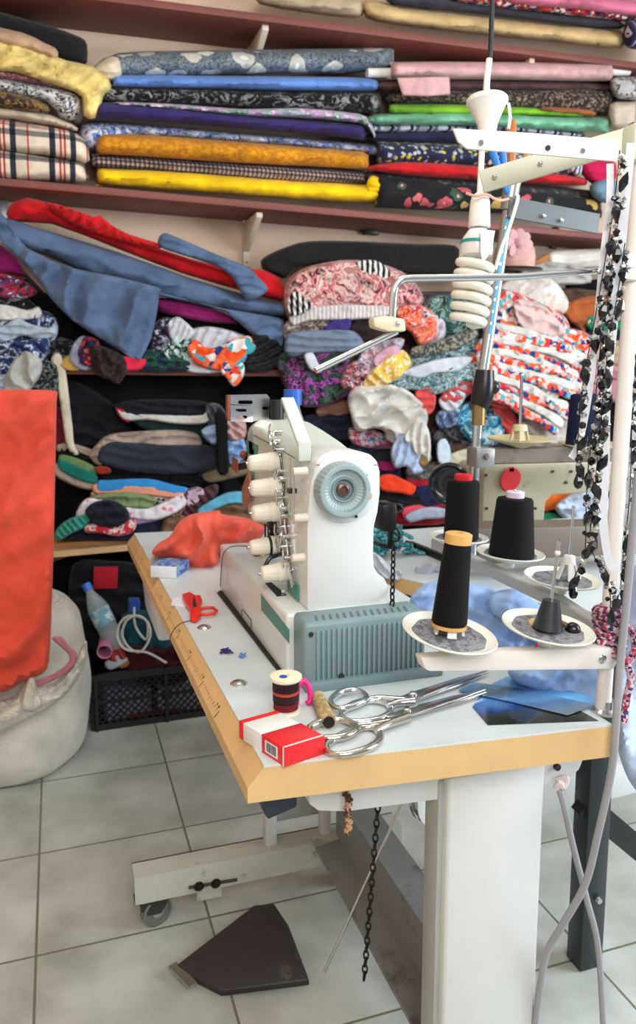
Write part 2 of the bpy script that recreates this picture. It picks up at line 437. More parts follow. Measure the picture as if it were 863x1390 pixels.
# ================================================================ SECOND SHELF, LEFT STACK
tart = [(0, (236, 226, 212)), (.30, (50, 58, 78)), (.40, (236, 226, 212)), (.47, (190, 60, 66)), (.505, (236, 226, 212)), (.54, (190, 60, 66)), (.575, (236, 226, 212)), (.65, (50, 58, 78)), (.75, (236, 226, 212)), (.93, (200, 60, 66)), (.96, (236, 226, 212))]
G2 = 'fabric bolts on the shelves'
def L2(label, mat, poly, Y=3.02, bulge=.09, folds=((80, 12, .003),), cr=.003, R=14): return cloth('fabric_bolt', label, 'fabric bolt', poly, Y, mat, bulge, .09, R, folds, cr, 2, group=G2)
tp = fab('tartan', (236, 226, 212), 'plaid', tart, 5.2)
L2('cream tartan fold with navy and red lines, lowest in the left stack', tp, [(-30, 198), (10, 201), (60, 212), (108, 217), (116, 232), (117, 247), (60, 246), (-30, 240)])
L2('cream tartan fold lying directly on the lowest tartan fold', tp, [(-30, 160), (30, 166), (90, 176), (115, 190), (121, 210), (115, 222), (60, 211), (-30, 200)], Y=3.0)
L2('cream plain folded cloth on top of the tartan folds', fab('cream_fold', (205, 190, 165)), [(-30, 138), (20, 142), (60, 152), (98, 168), (105, 178), (70, 172), (20, 164), (-30, 160)])
L2('dark brown bolt with gold scrolls in the left stack', fab('brown_gold', (58, 40, 38), 'noise', [(58, 40, 38), (150, 120, 60), (58, 40, 38)], 14, .38, .6), [(-30, 120), (20, 126), (58, 138), (68, 150), (50, 154), (-30, 142)], Y=2.98)
L2('white bolt with small black flowers in the left stack', fab('wb_floral', (214, 212, 214), 'noise', [(44, 44, 54), (214, 212, 214)], 34, .42, .3), [(-30, 102), (40, 112), (100, 124), (112, 140), (104, 164), (80, 160), (62, 140), (-30, 122)], Y=3.02)
L2('grey side of a folded cloth beside the black flower bolt', fab('grey_brown', (104, 94, 90)), [(96, 122), (112, 128), (118, 150), (110, 166), (98, 166), (94, 140)], Y=3.06, R=6)
L2('mauve and red speckled bolt in the left stack', fab('mauve', (140, 70, 88), 'noise', [(180, 110, 120), (100, 48, 66), (200, 150, 150), (90, 60, 80)], 60, .36), [(-30, 86), (40, 96), (95, 112), (92, 126), (40, 116), (-30, 104)], Y=3.04)
L2('pale yellow cloth folded over the end of the left stack', fab('pale_yellow', (240, 214, 136)), [(-30, 50), (10, 56), (50, 67), (90, 82), (126, 90), (148, 108), (150, 122), (140, 132), (131, 160), (113, 157), (111, 132), (88, 120), (50, 108), (20, 98), (-30, 90)], Y=2.97, bulge=.07, R=8, folds=((58, 13, .011), (76, 24, .008)), cr=.002)
L2('tan roll under the black bolt in the left stack', fab('tan_roll', (196, 160, 130)), [(-30, 34), (30, 44), (60, 58), (76, 66), (79, 76), (72, 83), (40, 72), (-30, 54)], Y=2.99)
L2('black bolt on top of the left stack', fab('black_bolt', (24, 24, 27)), [(-30, 10), (20, 22), (70, 36), (108, 50), (118, 60), (118, 84), (110, 89), (84, 84), (40, 60), (-30, 36)], Y=3.08)

# ================================================================ SECOND SHELF, MIDDLE STACK
bolt('yellow bolt lowest in the middle stack, on the shelf board', fab('yellow_cloth', (250, 205, 20)), [(132, 229, 250), (140, 227, 252), (250, 233, 260), (360, 242, 268), (420, 246, 272), (500, 250, 276), (520, 252, 274), (528, 258, 270)], Y=3.03)
bolt('twisted yellow tail hanging from the yellow bolt end', MATS['yellow_cloth'], [(498, 246, 262), (505, 238, 262), (515, 242, 264), (527, 256, 270)], Y=2.96, bulge=.03)
hound = fab('houndstooth', (120, 116, 116), 'check', [(0, (120, 114, 116)), (.5, (226, 218, 214)), (.82, (190, 130, 136)), (.9, (226, 218, 214))], 60)
bolt('grey checked tweed bolt between yellow and mustard bolts', hound, [(124, 214, 228), (132, 208, 230), (260, 216, 238), (400, 225, 248), (492, 231, 252), (499, 236, 250)])
bolt('mustard textured bolt in the middle stack', fab('mustard', (206, 136, 22), 'noise', [(196, 124, 16), (218, 150, 40)], 60), [(131, 192, 208), (138, 182, 210), (184, 182, 212), (300, 190, 220), (420, 200, 226), (492, 206, 230), (500, 216, 228)], Y=3.0)
bwf = fab('blue_white', (226, 228, 236), 'noise', [(60, 90, 180), (226, 228, 236), (226, 228, 236), (120, 150, 220), (40, 60, 140), (226, 228, 236)], 16, .34, .5)
bolt('white bolt with blue roses in the middle stack', bwf, [(108, 178, 196), (122, 164, 206), (190, 168, 186), (300, 178, 192), (400, 186, 200), (480, 194, 208), (513, 198, 214), (514, 208, 216)])
bolt('dark violet bolt in the middle stack', fab('violet', (54, 42, 104)), [(129, 141, 158), (133, 138, 162), (220, 143, 166), (340, 156, 176), (440, 164, 184), (492, 168, 190), (497, 174, 188)], Y=3.0)
bolt('green pink and lilac floral cloth draped over the violet bolt', fab('gpl', (210, 190, 210), 'noise', [(230, 220, 225), (110, 170, 140), (200, 150, 200), (230, 220, 225), (70, 130, 110)], 16, .3, .3), [(160, 138, 143), (250, 142, 150), (330, 148, 158), (400, 146, 160), (470, 152, 166), (497, 158, 172), (508, 176, 188)], Y=2.99, bulge=.09)
bolt('black bolt with silver lace flowers in the middle stack', fab('black_lace', (20, 20, 22), 'noise', [(20, 20, 22), (22, 22, 24), (24, 24, 26), (150, 150, 148), (20, 20, 22)], 9, .3, .9), [(136, 122, 136), (150, 116, 140), (280, 120, 144), (400, 124, 150), (500, 124, 154), (516, 132, 152)], Y=3.04)
bolt('light blue bolt in the middle stack', fab('sky_blue', (104, 146, 218)), [(152, 106, 116), (160, 101, 119), (300, 103, 121), (430, 104, 124), (500, 106, 124), (513, 112, 120)], Y=3.02)
bolt('grey blue bolt with cream daisies, topmost of the middle stack', fab('greyblue_daisy', (64, 80, 100), 'spots', [(226, 220, 204), (214, 210, 200), (200, 200, 190)], 11, .42, .15, gap=.35, under=(60, [(100, 114, 128), (150, 154, 150), (76, 92, 112)])), [(128, 90, 104), (160, 72, 107), (240, 69, 104), (380, 67, 100), (500, 65, 98), (531, 64, 92), (534, 72, 88)], Y=3.06)
bolt('cream lining end tucked out of the daisy bolt', fab('cream_lin', (220, 205, 180)), [(126, 93, 98), (145, 78, 110), (160, 78, 108), (166, 88, 100)], Y=3.0, bulge=.06)

# ================================================================ SECOND SHELF, RIGHT STACK
def roots(p0, p1, r, label, m, cr, seg=16, g='paler bolts with a tube'):
    pass
bolt('black bolt with big pink and yellow roses, lowest in the right stack', fab('black_rose', (28, 30, 32), 'spots', [(200, 90, 96), (206, 170, 90), (60, 90, 70), (210, 110, 110)], 13, .36, .35, gap=.4), [(508, 246, 278), (516, 238, 282), (600, 246, 286), (720, 258, 292), (806, 268, 296), (816, 282, 294)], Y=3.0)
bolt('grey and white tartan bolt in the right stack', fab('grey_tartan', (120, 118, 120), 'plaid', [(0, (110, 108, 112)), (.45, (176, 172, 172)), (.6, (110, 108, 112)), (.8, (140, 136, 138))], 9), [(500, 232, 246), (600, 240, 254), (700, 250, 264), (800, 258, 272)])
bolt('bright red bolt in the right stack', fab('red_bolt', (206, 28, 34)), [(500, 226, 230), (545, 219, 238), (640, 224, 244), (740, 234, 250), (786, 240, 252), (796, 244, 250)], Y=2.98)
bolt('navy bolt with small yellow flowers in the right stack', fab('navy_floral', (40, 44, 70), 'spots', [(200, 184, 70), (170, 176, 180), (90, 110, 150), (190, 190, 195)], 40, .4, .3), [(512, 196, 222), (520, 192, 224), (620, 196, 226), (720, 202, 236), (780, 212, 240)], Y=3.02)
bolt('plain navy bolt in the right stack', fab('navy_plain', (40, 42, 78)), [(504, 180, 192), (600, 177, 194), (680, 178, 196), (740, 184, 204)])
bolt('black and white tartan bolt in the right stack', fab('bw_tartan', (200, 200, 206), 'plaid', [(0, (222, 222, 226)), (.5, (40, 42, 66)), (.68, (222, 222, 226)), (.8, (120, 124, 140))], 12), [(502, 168, 180), (600, 166, 180), (700, 168, 182), (785, 176, 190)])
bolt('shiny mint satin bolt in the right stack', fab('mint', (126, 196, 158), rough=.35, var=.3), [(500, 158, 168), (540, 153, 170), (640, 152, 172), (760, 158, 178), (822, 160, 182), (826, 170, 186)], Y=3.0)
bolt('lime green bolt in the right stack', fab('lime', (128, 190, 40)), [(528, 144, 154), (540, 141, 156), (640, 142, 158), (730, 146, 158), (790, 150, 160)], Y=3.03)
bolt('orange edge of a bolt under the speckled brown bolt', fab('orange_edge', (170, 100, 50)), [(735, 145, 152), (770, 146, 156), (805, 150, 158)], Y=3.0, bulge=.07)
bolt('dark brown speckled bolt in the right stack', fab('brown_speck', (62, 52, 46), 'noise', [(40, 34, 32), (62, 52, 46), (150, 130, 110)], 80, .36), [(530, 126, 142), (600, 122, 142), (720, 120, 150), (820, 118, 158), (836, 132, 160), (830, 150, 166)], Y=3.06)
bolt('dull brown bolt under the pale pink bolt', fab('mauve_brown', (98, 66, 66)), [(512, 110, 124), (600, 106, 124), (740, 108, 124), (826, 112, 126)], Y=3.08)
r = bolt('pale pink bolt wound on a white tube, topmost of the right stack', fab('pale_pink', (220, 172, 172)), [(530, 88, 104), (536, 84, 107), (660, 84, 108), (780, 85, 110), (829, 86, 110), (833, 92, 106)], Y=3.0)
ta, tb = PY(498, 99, 3.0), PY(853, 97, 3.0)
MB().tube([ta, tb], .017, 20).build('cardboard_tube', solid('tube_white', (226, 222, 214), .7), r)
cloth('flap', 'pink flap hanging off the bolt', None, [(538, 105), (610, 104), (611, 128), (580, 131), (546, 130)], 2.9, MATS['pale_pink'], .012, .004, 5, (), .004, 1, parent=r)
L2('magenta bolt end at right of the red bolt', fab('magenta', (196, 24, 78)), [(788, 216), (815, 212), (836, 222), (834, 250), (812, 254), (790, 238)], Y=3.0)
L2('steel blue rolled cloth end under the magenta bolt', fab('steel_blue', (110, 140, 160)), [(800, 252), (818, 240), (836, 244), (838, 270), (822, 276), (804, 268)], Y=2.97)
L2('white ribbed cuff between the red and magenta bolts', fab('white_rib', (200, 196, 200), 'stripes', [(0, (210, 208, 212)), (.5, (70, 74, 100))], 40), [(768, 218), (778, 212), (792, 220), (788, 238), (774, 234)], Y=2.95, bulge=.04)
L2('fluffy white and black cloth at far right of the second shelf', fab('fluff', (206, 200, 196), 'noise', [(206, 200, 196), (40, 40, 44), (206, 200, 196)], 20, .42), [(828, 108), (850, 104), (900, 108), (900, 136), (850, 136), (832, 130)], Y=3.0)
L2('cream bolt end under the fluffy cloth at far right', fab('cream_r', (216, 200, 178)), [(826, 142), (850, 136), (900, 140), (900, 180), (846, 178), (828, 172)], Y=3.02)
L2('black bolt at far right under the fluffy cloth', MATS['black_bolt'], [(834, 134), (900, 132), (900, 144), (836, 142)], Y=3.06, R=6)
for k in range(3):
    xs, lb, mt = [(872, 'rust orange braided trim hanging at the far right edge', fab('rust', (176, 98, 60), 'noise', [(150, 78, 44), (196, 118, 76)], 60))][0] if k == 0 else (0, 0, 0)
    if k: break
    a = PY(860, 172, .965); b = PY(855, 322, .965)
    mb = MB()
    for j in range(13):
        p = a.lerp(b, j/12); mb.ball(p+V((.002*(-1)**j, 0, 0)), .0095, 2, (1.15, 1, .7))
    tag(mb.build('braided_trim', mt), lb, 'trim')
# ================================================================ THIRD SHELF: drapes and tangled cloth
FOLDR = random.Random(11)
def C(label, mat, poly, Y=3.0, bulge=.05, folds=(), cr=.008, R=12, name='folded_cloth', cat='cloth', group='loose cloth on the shelves', back=None, dens=650, sub=3):
    area = abs(sum(poly[i][0]*poly[(i+1) % len(poly)][1]-poly[(i+1) % len(poly)][0]*poly[i][1] for i in range(len(poly))))/2
    xs = [p[0] for p in poly]; ys = [p[1] for p in poly]; w, h = max(xs)-min(xs), max(ys)-min(ys)
    thin = area/max(w, h)
    if not folds and cr:
        # creases run mostly along the longer side of a piece
        a = (90 if w > 1.6*h else 0 if h > 1.6*w else FOLDR.choice([35, -40, 75, 110])) + FOLDR.uniform(-1, 1)*(7 if max(w, h) > 2.2*thin else 22)
        folds = [] if thin < 13 else [(a, max(11, min(24, thin*.6)), .004+.004*min(2.2, thin/20))] + ([(a+FOLDR.uniform(30, 70), max(16, thin*.8), .005)] if thin > 18 else [])
    p2 = grow(poly, 3.4 if area > 250 else 2.0, 4.0 if area > 400 else 1.5)
    return cloth(name, label, cat, p2, Y, mat, bulge, bulge*.45 if back is None else back, min(R*.5, max(2.6, thin*.22)), folds, cr*(.7 if thin > 9 else .4), sub, group=group, dens=dens)
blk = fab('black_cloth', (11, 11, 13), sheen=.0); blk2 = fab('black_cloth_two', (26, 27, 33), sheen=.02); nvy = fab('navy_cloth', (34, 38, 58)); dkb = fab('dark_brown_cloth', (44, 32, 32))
redm = fab('red_drape', (206, 22, 30)); slate = fab('slate_blue', (86, 106, 138)); mag = fab('plum', (134, 24, 92))
# --- diagonal bolts
rb = cloth('fabric_bolt', 'bright red bolt lying diagonally on the slate blue bolt', 'fabric bolt', [(12, 280), (30, 270), (52, 271), (130, 300), (212, 336), (300, 362), (360, 366), (384, 384), (388, 400), (380, 409), (340, 398), (250, 372), (160, 338), (70, 304), (14, 301)], 3.0, redm, 
   .07, .06, 18, [(108, 22, .009), (94, 9, .003)], .004, 2, group='diagonal bolts on the third shelf')
cloth('loose_end', 'rumpled red loose end lying along the top of the bolt', None, [(60, 274), (100, 284), (128, 294), (136, 292), (150, 304), (175, 318), (214, 330), (216, 338), (160, 326), (90, 300)], 2.92, redm, .04, .02, 6, [(60, 10, .014), (20, 15, .008)], .006, 2, parent=rb)
cloth('fabric_bolt', 'slate blue bolt lying diagonally below the bright red bolt', 'fabric bolt', [(0, 300), (14, 296), (40, 306), (160, 342), (260, 378), (360, 408), (388, 414), (390, 428), (376, 431), (300, 420), (200, 398), (110, 368), (60, 346), (10, 330)], 2.98, slate, .075, .07, 20, [(105, 22, .010)], .004, 2, group='diagonal bolts on the third shelf')
cloth('draped_cloth', 'slate blue cloth hanging in a big triangle below the diagonal bolts', 'cloth', [(-6, 285), (6, 294), (36, 336), (100, 364), (150, 374), (214, 390), (216, 398), (212, 430), (204, 462), (192, 486), (184, 488), (140, 462), (100, 436), (68, 404), (40, 366), (14, 340), (-6, 318)], 2.88, slate, .03, .015, 7, [(22, 40, .020), (60, 66, .012)], .004, 2, group='loose cloth on the shelves', dens=1100)
cloth('draped_cloth', 'slate blue scarf end folded over the red bolt', 'cloth', [(214, 326), (222, 316), (240, 322), (300, 348), (336, 362), (350, 376), (364, 392), (350, 404), (334, 407), (324, 392), (312, 374), (290, 360), (240, 344), (218, 336)], 2.9, slate, .03, .02, 7, [(100, 14, .006)], .004, 2, group='loose cloth on the shelves')
cloth('draped_cloth', 'slate blue cloth edge hanging at right end of the diagonal bolts', 'cloth', [(214, 396), (300, 418), (372, 430), (386, 440), (384, 470), (370, 472), (340, 452), (306, 424), (260, 410), (214, 402)], 2.93, slate, .03, .02, 8, [(60, 20, .006)], .004, 2, group='loose cloth on the shelves')
cloth('folded_cloth', 'plum cloth showing between the two slate blue edges', 'cloth', [(212, 404), (260, 410), (304, 424), (322, 440), (270, 436), (216, 424)], 3.0, mag, .05, .05, 9, [(92, 10, .004)], .003, 2, group='loose cloth on the shelves')
cloth('folded_cloth', 'plum cloth at the left edge behind the big slate triangle', 'cloth', [(-20, 326), (4, 334), (24, 352), (34, 374), (16, 372), (-20, 366)], 2.97, mag, .05, .05, 9, (), .004, 2, group='loose cloth on the shelves')
cloth('folded_cloth', 'dark red cloth under the plum cloth at the left edge', 'cloth', [(-20, 362), (14, 370), (36, 378), (20, 384), (-20, 376)], 2.99, fab('dark_red', (150, 24, 30)), .05, .05, 6, (), .003, 2, group='loose cloth on the shelves')
# --- left tangle
ndot = fab('navy_dots', (34, 44, 86), 'noise', [(34, 44, 86), (44, 60, 110), (190, 200, 214)], 34, .38, .3)
C('navy and red print cloth at left, above the white strip', fab('navy_red_print', (30, 36, 66), 'noise', [(30, 36, 66), (190, 40, 44), (50, 70, 130), (220, 220, 220)], 26, .36, .3), [(-20, 372), (10, 374), (38, 386), (46, 396), (30, 402), (-20, 398)], 2.96)
C('black print cloth at left between navy print and white strip', fab('black_print', (26, 26, 30), 'noise', [(26, 26, 30), (20, 20, 22), (150, 150, 150)], 30, .4, .4), [(-20, 396), (20, 400), (36, 408), (50, 420), (20, 424), (-20, 416)], 2.98)
C('white and cream strip of cloth lying across the left tangle', fab('off_white', (206, 204, 198)), [(-20, 416), (10, 418), (36, 424), (52, 420), (54, 428), (30, 434), (8, 432), (-20, 430)], 2.92, .03, R=7)
C('navy dotted cloth upper of two at the left of the tangle', ndot, [(10, 436), (46, 424), (70, 430), (76, 446), (68, 462), (40, 462), (14, 456), (-20, 452), (-20, 440)], 2.96, .06, [(30, 16, .01)])
C('pale blue grey band looped over the navy dotted cloth', fab('pale_blue_grey', (168, 182, 196)), [(-20, 450), (4, 446), (24, 436), (40, 442), (66, 446), (72, 440), (74, 452), (50, 458), (30, 452), (10, 460), (-20, 462)], 2.89, .025, R=6)
C('navy dotted cloth lower of two at the left of the tangle', ndot, [(-20, 462), (8, 458), (40, 462), (62, 458), (66, 472), (56, 486), (36, 492), (14, 506), (-20, 510)], 2.93, .06, [(120, 18, .01)])
C('light grey padded cloth above the orange red cloth at left', fab('grey_pad', (176, 176, 170)), [(12, 506), (26, 486), (36, 480), (50, 484), (54, 500), (46, 520), (34, 532), (8, 530)], 2.9, .06)
C('white cloth with blue edge at the left border above the red cloth', fab('white_blue', (190, 204, 224), 'noise', [(200, 208, 220), (120, 150, 190)], 18), [(-20, 508), (10, 506), (14, 530), (-20, 532)], 2.92, .05)
C('black sequined cloth hanging beside the shelf end', fab('sequin', (30, 34, 34), 'noise', [(20, 22, 22), (34, 38, 36), (120, 130, 124)], 90, .4), [(50, 492), (66, 490), (76, 500), (76, 532), (52, 534), (40, 524)], 2.94, .05)
C('black cloth heap behind the big slate triangle', blk, [(40, 396), (80, 410), (120, 446), (150, 470), (178, 488), (160, 500), (80, 500), (70, 480), (80, 450), (60, 430)], 3.06, .06)
C('black cloth with grey print left on the third shelf', fab('black_grey', (30, 30, 36), 'noise', [(24, 24, 28), (34, 34, 40), (110, 110, 120)], 30, .4), [(66, 462), (90, 462), (112, 474), (106, 488), (80, 500), (62, 498)], 3.0, .05)
C('mustard yellow cloth scrap on the third shelf near its left end', fab('mustard_scrap', (196, 160, 80)), [(84, 496), (90, 486), (100, 484), (110, 494), (106, 500), (88, 500)], 2.96, .04, R=6)
C('pale lilac cuff beside the red dotted scrap', fab('lilac', (172, 178, 206)), [(98, 486), (104, 466), (114, 460), (118, 468), (112, 480), (126, 496), (118, 500), (104, 496)], 2.93, .03, R=5)
C('black cloth with red berries on the third shelf', fab('berry', (36, 34, 70), 'spots', [(196, 50, 40), (180, 30, 40), (210, 100, 60)], 55, .45, .2), [(108, 484), (116, 462), (130, 464), (134, 480), (126, 496), (114, 494)], 2.92, .04, R=7)
C('dark brown lace cloth hanging over the shelf edge', fab('lace', (40, 26, 28), 'noise', [(30, 20, 22), (56, 38, 40)], 60), [(124, 470), (150, 476), (168, 486), (170, 500), (160, 518), (150, 512), (138, 508), (128, 498)], 2.9, .04)
C('hot pink red cloth scrap under the slate triangle tip', fab('hot_pink', (220, 40, 72)), [(168, 486), (184, 488), (196, 490), (192, 498), (180, 500), (168, 500)], 2.92, .04, R=6)
C('dark green and navy cloth under the slate triangle at right', fab('green_navy', (30, 50, 60), 'noise', [(24, 36, 64), (30, 80, 60), (30, 36, 50)], 20, .38), [(192, 492), (200, 478), (222, 480), (252, 486), (256, 500), (192, 500)], 2.95, .05)
# --- scraps at right of the slate triangle
C('dark cloth heap under the plum cloth', blk, [(212, 424), (270, 436), (330, 440), (360, 460), (378, 480), (376, 500), (200, 500), (206, 460)], 3.07, .06)
C('lilac and black print scrap beside the slate triangle', fab('lil_black', (150, 140, 170), 'noise', [(180, 176, 196), (60, 50, 80), (40, 36, 46), (190, 190, 200)], 22, .36), [(206, 476), (212, 444), (226, 434), (238, 440), (236, 462), (222, 480)], 2.98, .05)
C('white pleated scrap right of the lilac print', fab('white_scrap', (206, 208, 216)), [(230, 440), (240, 434), (250, 438), (262, 452), (252, 462), (236, 462)], 2.95, .04, [(30, 7, .006)], R=7)
C('pale mint and black scrap below the white pleated scrap', fab('mint_black', (180, 214, 200), 'noise', [(190, 218, 210), (30, 34, 40), (190, 218, 210), (120, 170, 160)], 16, .38), [(220, 476), (236, 462), (254, 464), (260, 480), (250, 490), (226, 488)], 2.94, .04, R=8)
C('white crumpled cloth behind the orange patterned scrap', fab('white_scrap', (206, 208, 216)), [(258, 452), (280, 448), (310, 450), (334, 460), (326, 470), (290, 474), (262, 466)], 2.98, .05, [(20, 14, .008)])
opat = fab('orange_geo', (236, 90, 40), 'cells', [(238, 86, 34), (240, 232, 226), (230, 70, 40), (40, 60, 130), (240, 110, 60), (236, 228, 224), (60, 160, 170)], 34, warp=.02)
C('orange and white triangle patterned scrap on the third shelf', opat, [(256, 470), (264, 464), (284, 476), (312, 466), (336, 460), (344, 470), (336, 484), (320, 496), (290, 498), (264, 490)], 2.93, .05, [(40, 20, .008)], R=9)
C('orange teal and pink patterned tip hanging over the shelf edge', opat, [(300, 496), (326, 494), (330, 508), (318, 522), (310, 512), (302, 504)], 2.9, .02, R=6)
C('white underside of the patterned scrap lying on the shelf', fab('white_scrap', (206, 208, 216)), [(256, 486), (290, 496), (306, 498), (280, 503), (254, 500)], 2.94, .03, R=5)
C('black shiny cloth bunch at right end of the third shelf scraps', fab('black_shine', (24, 24, 26), rough=.5), [(336, 470), (348, 456), (366, 460), (384, 474), (376, 492), (356, 502), (336, 500)], 2.94, .05, [(70, 12, .01)])
C('white tape hanging down from the left end of the third shelf', fab('cream_tape', (206, 196, 176)), [(72, 486), (78, 482), (84, 500), (90, 540), (94, 580), (99, 604), (104, 616), (99, 615), (92, 598), (86, 560), (80, 520)], 2.93, .008, (), .0, 2, 'cloth_strip', 'strip', None, dens=200)
# --- middle pile
hp2 = fab('backing_print', (50, 46, 50), 'noise', [(46, 42, 46), (90, 80, 84), (40, 38, 46), (110, 70, 74), (60, 70, 76), (36, 34, 40)], 16, .33, .3)  # dark mixed print for the backing heap that closes the pile's gaps
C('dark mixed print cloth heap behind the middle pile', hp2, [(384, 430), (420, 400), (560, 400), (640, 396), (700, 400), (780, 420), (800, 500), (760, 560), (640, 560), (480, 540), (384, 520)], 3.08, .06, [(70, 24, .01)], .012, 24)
C('brown print cloth heap behind the left tangle', fab('backing_brown', (40, 32, 36), 'noise', [(36, 30, 34), (60, 52, 60), (30, 28, 34)], 14), [(-30, 330), (40, 380), (80, 440), (84, 500), (60, 540), (-30, 540)], 3.09, .05, [(70, 24, .01)], .012, 24)  # backing heap in dark browns, closes gaps behind the left tangle
C('long black padded roll lying on top of the middle pile', fab('black_roll', (26, 25, 26)), [(356, 356), (364, 350), (390, 340), (420, 331), (480, 330), (560, 334), (616, 338), (620, 352), (618, 370), (560, 370), (510, 366), (440, 356), (400, 362), (386, 376), (376, 372), (362, 366)], 3.05, .08, [(80, 30, .004)], .004, 20, 'fabric_roll', 'fabric roll')
paisley = fab('paisley', (206, 170, 160), 'noise', [(200, 190, 176), (60, 44, 48), (206, 110, 116), (220, 196, 188), (190, 84, 96), (150, 130, 110), (220, 206, 196)], 11, .3, .5)
C('pink and cream paisley cloth heap with black zebra stripes', paisley, [(388, 410), (390, 386), (408, 372), (440, 360), (480, 356), (520, 362), (552, 376), (568, 396), (572, 410), (560, 418), (520, 420), (480, 418), (440, 420), (400, 432), (390, 426)], 2.97, .09, [(100, 26, .008)], .006, 26, dens=700)
C('zebra striped corner of the paisley heap at its left', fab('zebra', (230, 226, 220), 'stripes', [(0, (226, 222, 216)), (.5, (30, 28, 30))], 44, warp=.16), [(394, 408), (402, 396), (412, 406), (422, 414), (410, 424), (396, 426)], 2.86, .012, (), .002, 5)
C('zebra striped patch at the top of the paisley heap', MATS['zebra'], [(486, 358), (506, 358), (522, 366), (532, 376), (514, 376), (496, 372)], 2.9, .012, (), .002, 6)
C('white pleated edge beneath the paisley heap', fab('white_pleat', (208, 200, 196), 'stripes', [(0, (222, 214, 210)), (.6, (180, 170, 168))], 60), [(396, 428), (440, 418), (500, 418), (540, 420), (520, 428), (470, 432), (420, 434), (398, 440)], 2.9, .03, R=6)
C('grey paisley cloth fold under the white pleated edge', fab('grey_paisley', (150, 132, 124), 'noise', [(170, 156, 146), (80, 64, 66), (160, 140, 124), (190, 180, 170)], 20, .36, .4), [(386, 446), (396, 436), (430, 434), (450, 440), (446, 452), (420, 456), (390, 458)], 2.94, .05)
C('purple scarf fold in the middle pile', fab('purple_fold', (62, 50, 120)), [(442, 446), (456, 436), (474, 434), (472, 446), (458, 452), (446, 452)], 2.9, .03, R=6)
C('dark brown cloth fold right of the purple scarf', dkb, [(474, 448), (486, 436), (506, 434), (520, 446), (516, 460), (490, 462)], 2.93, .04, R=8)
C('steel grey folded trousers in the middle pile', fab('steel_grey', (116, 130, 152)), [(390, 462), (398, 454), (440, 452), (472, 450), (484, 458), (492, 470), (470, 474), (430, 476), (392, 480)], 2.88, .045, [(92, 9, .006)], .003, 9)
fl_dark = fab('dark_floral', (32, 36, 40), 'noise', [(30, 34, 40), (50, 90, 60), (36, 34, 44), (150, 80, 140), (36, 36, 44), (190, 80, 90)], 17, .32, .3)
C('black cloth with green and purple flowers, upper fold', fl_dark, [(378, 490), (386, 480), (430, 476), (470, 474), (488, 482), (484, 500), (440, 506), (400, 508), (380, 502)], 2.92, .05)
C('black cloth with pink and purple flowers hanging from the pile', fab('dark_floral_two', (38, 36, 44), 'noise', [(34, 32, 40), (60, 90, 70), (40, 36, 48), (170, 80, 170), (40, 36, 44), (210, 90, 120)], 15, .32, .3), [(388, 508), (430, 506), (470, 504), (482, 516), (466, 534), (440, 546), (412, 548), (392, 530)], 2.9, .05, [(10, 22, .01)])
C('white strap hanging over the dark flowered cloth', fab('white_scrap', (206, 208, 216)), [(414, 482), (422, 480), (430, 492), (434, 504), (424, 502), (418, 494)], 2.84, .015, R=4)
mix = fab('mixed_print', (160, 150, 160), 'noise', [(200, 190, 196), (40, 40, 60), (210, 70, 60), (210, 206, 210), (60, 60, 120), (180, 150, 140)], 22, .33, .3)
C('navy red and white print scrap in the middle of the pile', mix, [(466, 516), (476, 496), (490, 490), (496, 504), (492, 520), (480, 528), (468, 526)], 2.86, .04)
C('grey lilac print cloth above the yellow print', fab('lil_grey', (176, 166, 176), 'noise', [(190, 180, 190), (150, 140, 160), (210, 200, 206), (180, 120, 130)], 26, .35), [(488, 490), (500, 474), (530, 464), (546, 462), (536, 482), (510, 500), (500, 518), (490, 512)], 2.88, .045)
C('pink satin fold above the yellow print', fab('pink_satin', (208, 160, 176), rough=.5), [(508, 490), (520, 478), (536, 472), (540, 482), (526, 492), (512, 496)], 2.84, .02, R=5)
C('yellow and white print cloth fan in the middle pile', fab('yellow_print', (238, 190, 70), 'spots', [(244, 232, 210), (240, 220, 180)], 70, .45, .2), [(494, 520), (508, 502), (530, 484), (546, 478), (556, 492), (548, 508), (526, 518), (500, 526)], 2.85, .04, [(-50, 18, .008)])
C('red and orange flowered cloth in the middle pile', fab('red_floral', (220, 60, 40), 'noise', [(226, 60, 40), (240, 150, 110), (222, 40, 40), (230, 220, 220), (40, 60, 70)], 18, .33, .3), [(540, 424), (556, 416), (580, 420), (590, 436), (586, 460), (570, 468), (560, 452), (548, 440)], 2.9, .05)
C('white and lilac fold right of the red flowered cloth', fab('white_lil', (206, 198, 208)), [(576, 440), (590, 430), (602, 440), (598, 462), (584, 470), (574, 462)], 2.91, .04, R=7)
green = fab('deep_green', (44, 84, 76), 'noise', [(40, 80, 72), (150, 170, 165), (44, 96, 84), (34, 56, 56), (160, 176, 170)], 14, .33, .4)
C('deep green and grey print cloth at right of the red flowers', green, [(576, 416), (590, 404), (612, 402), (634, 412), (648, 440), (640, 462), (610, 466), (598, 448), (588, 430)], 2.98, .08)
C('olive and grey belt like fold across the green print cloth', fab('olive_print', (130, 126, 110), 'noise', [(150, 144, 120), (60, 60, 56), (150, 150, 140)], 30, .38), [(560, 474), (590, 466), (620, 456), (644, 448), (646, 456), (616, 470), (580, 480), (562, 482)], 2.86, .03, R=5)
teal = fab('teal_leaf', (70, 120, 124), 'noise', [(60, 110, 116), (190, 204, 204), (36, 64, 72), (80, 136, 140), (200, 210, 210), (40, 74, 82)], 26, .33, .4)
C('teal and white leaf print cloth, upper fold', teal, [(548, 490), (566, 480), (600, 472), (636, 462), (652, 468), (650, 490), (620, 496), (580, 502), (552, 506)], 2.9, .05)
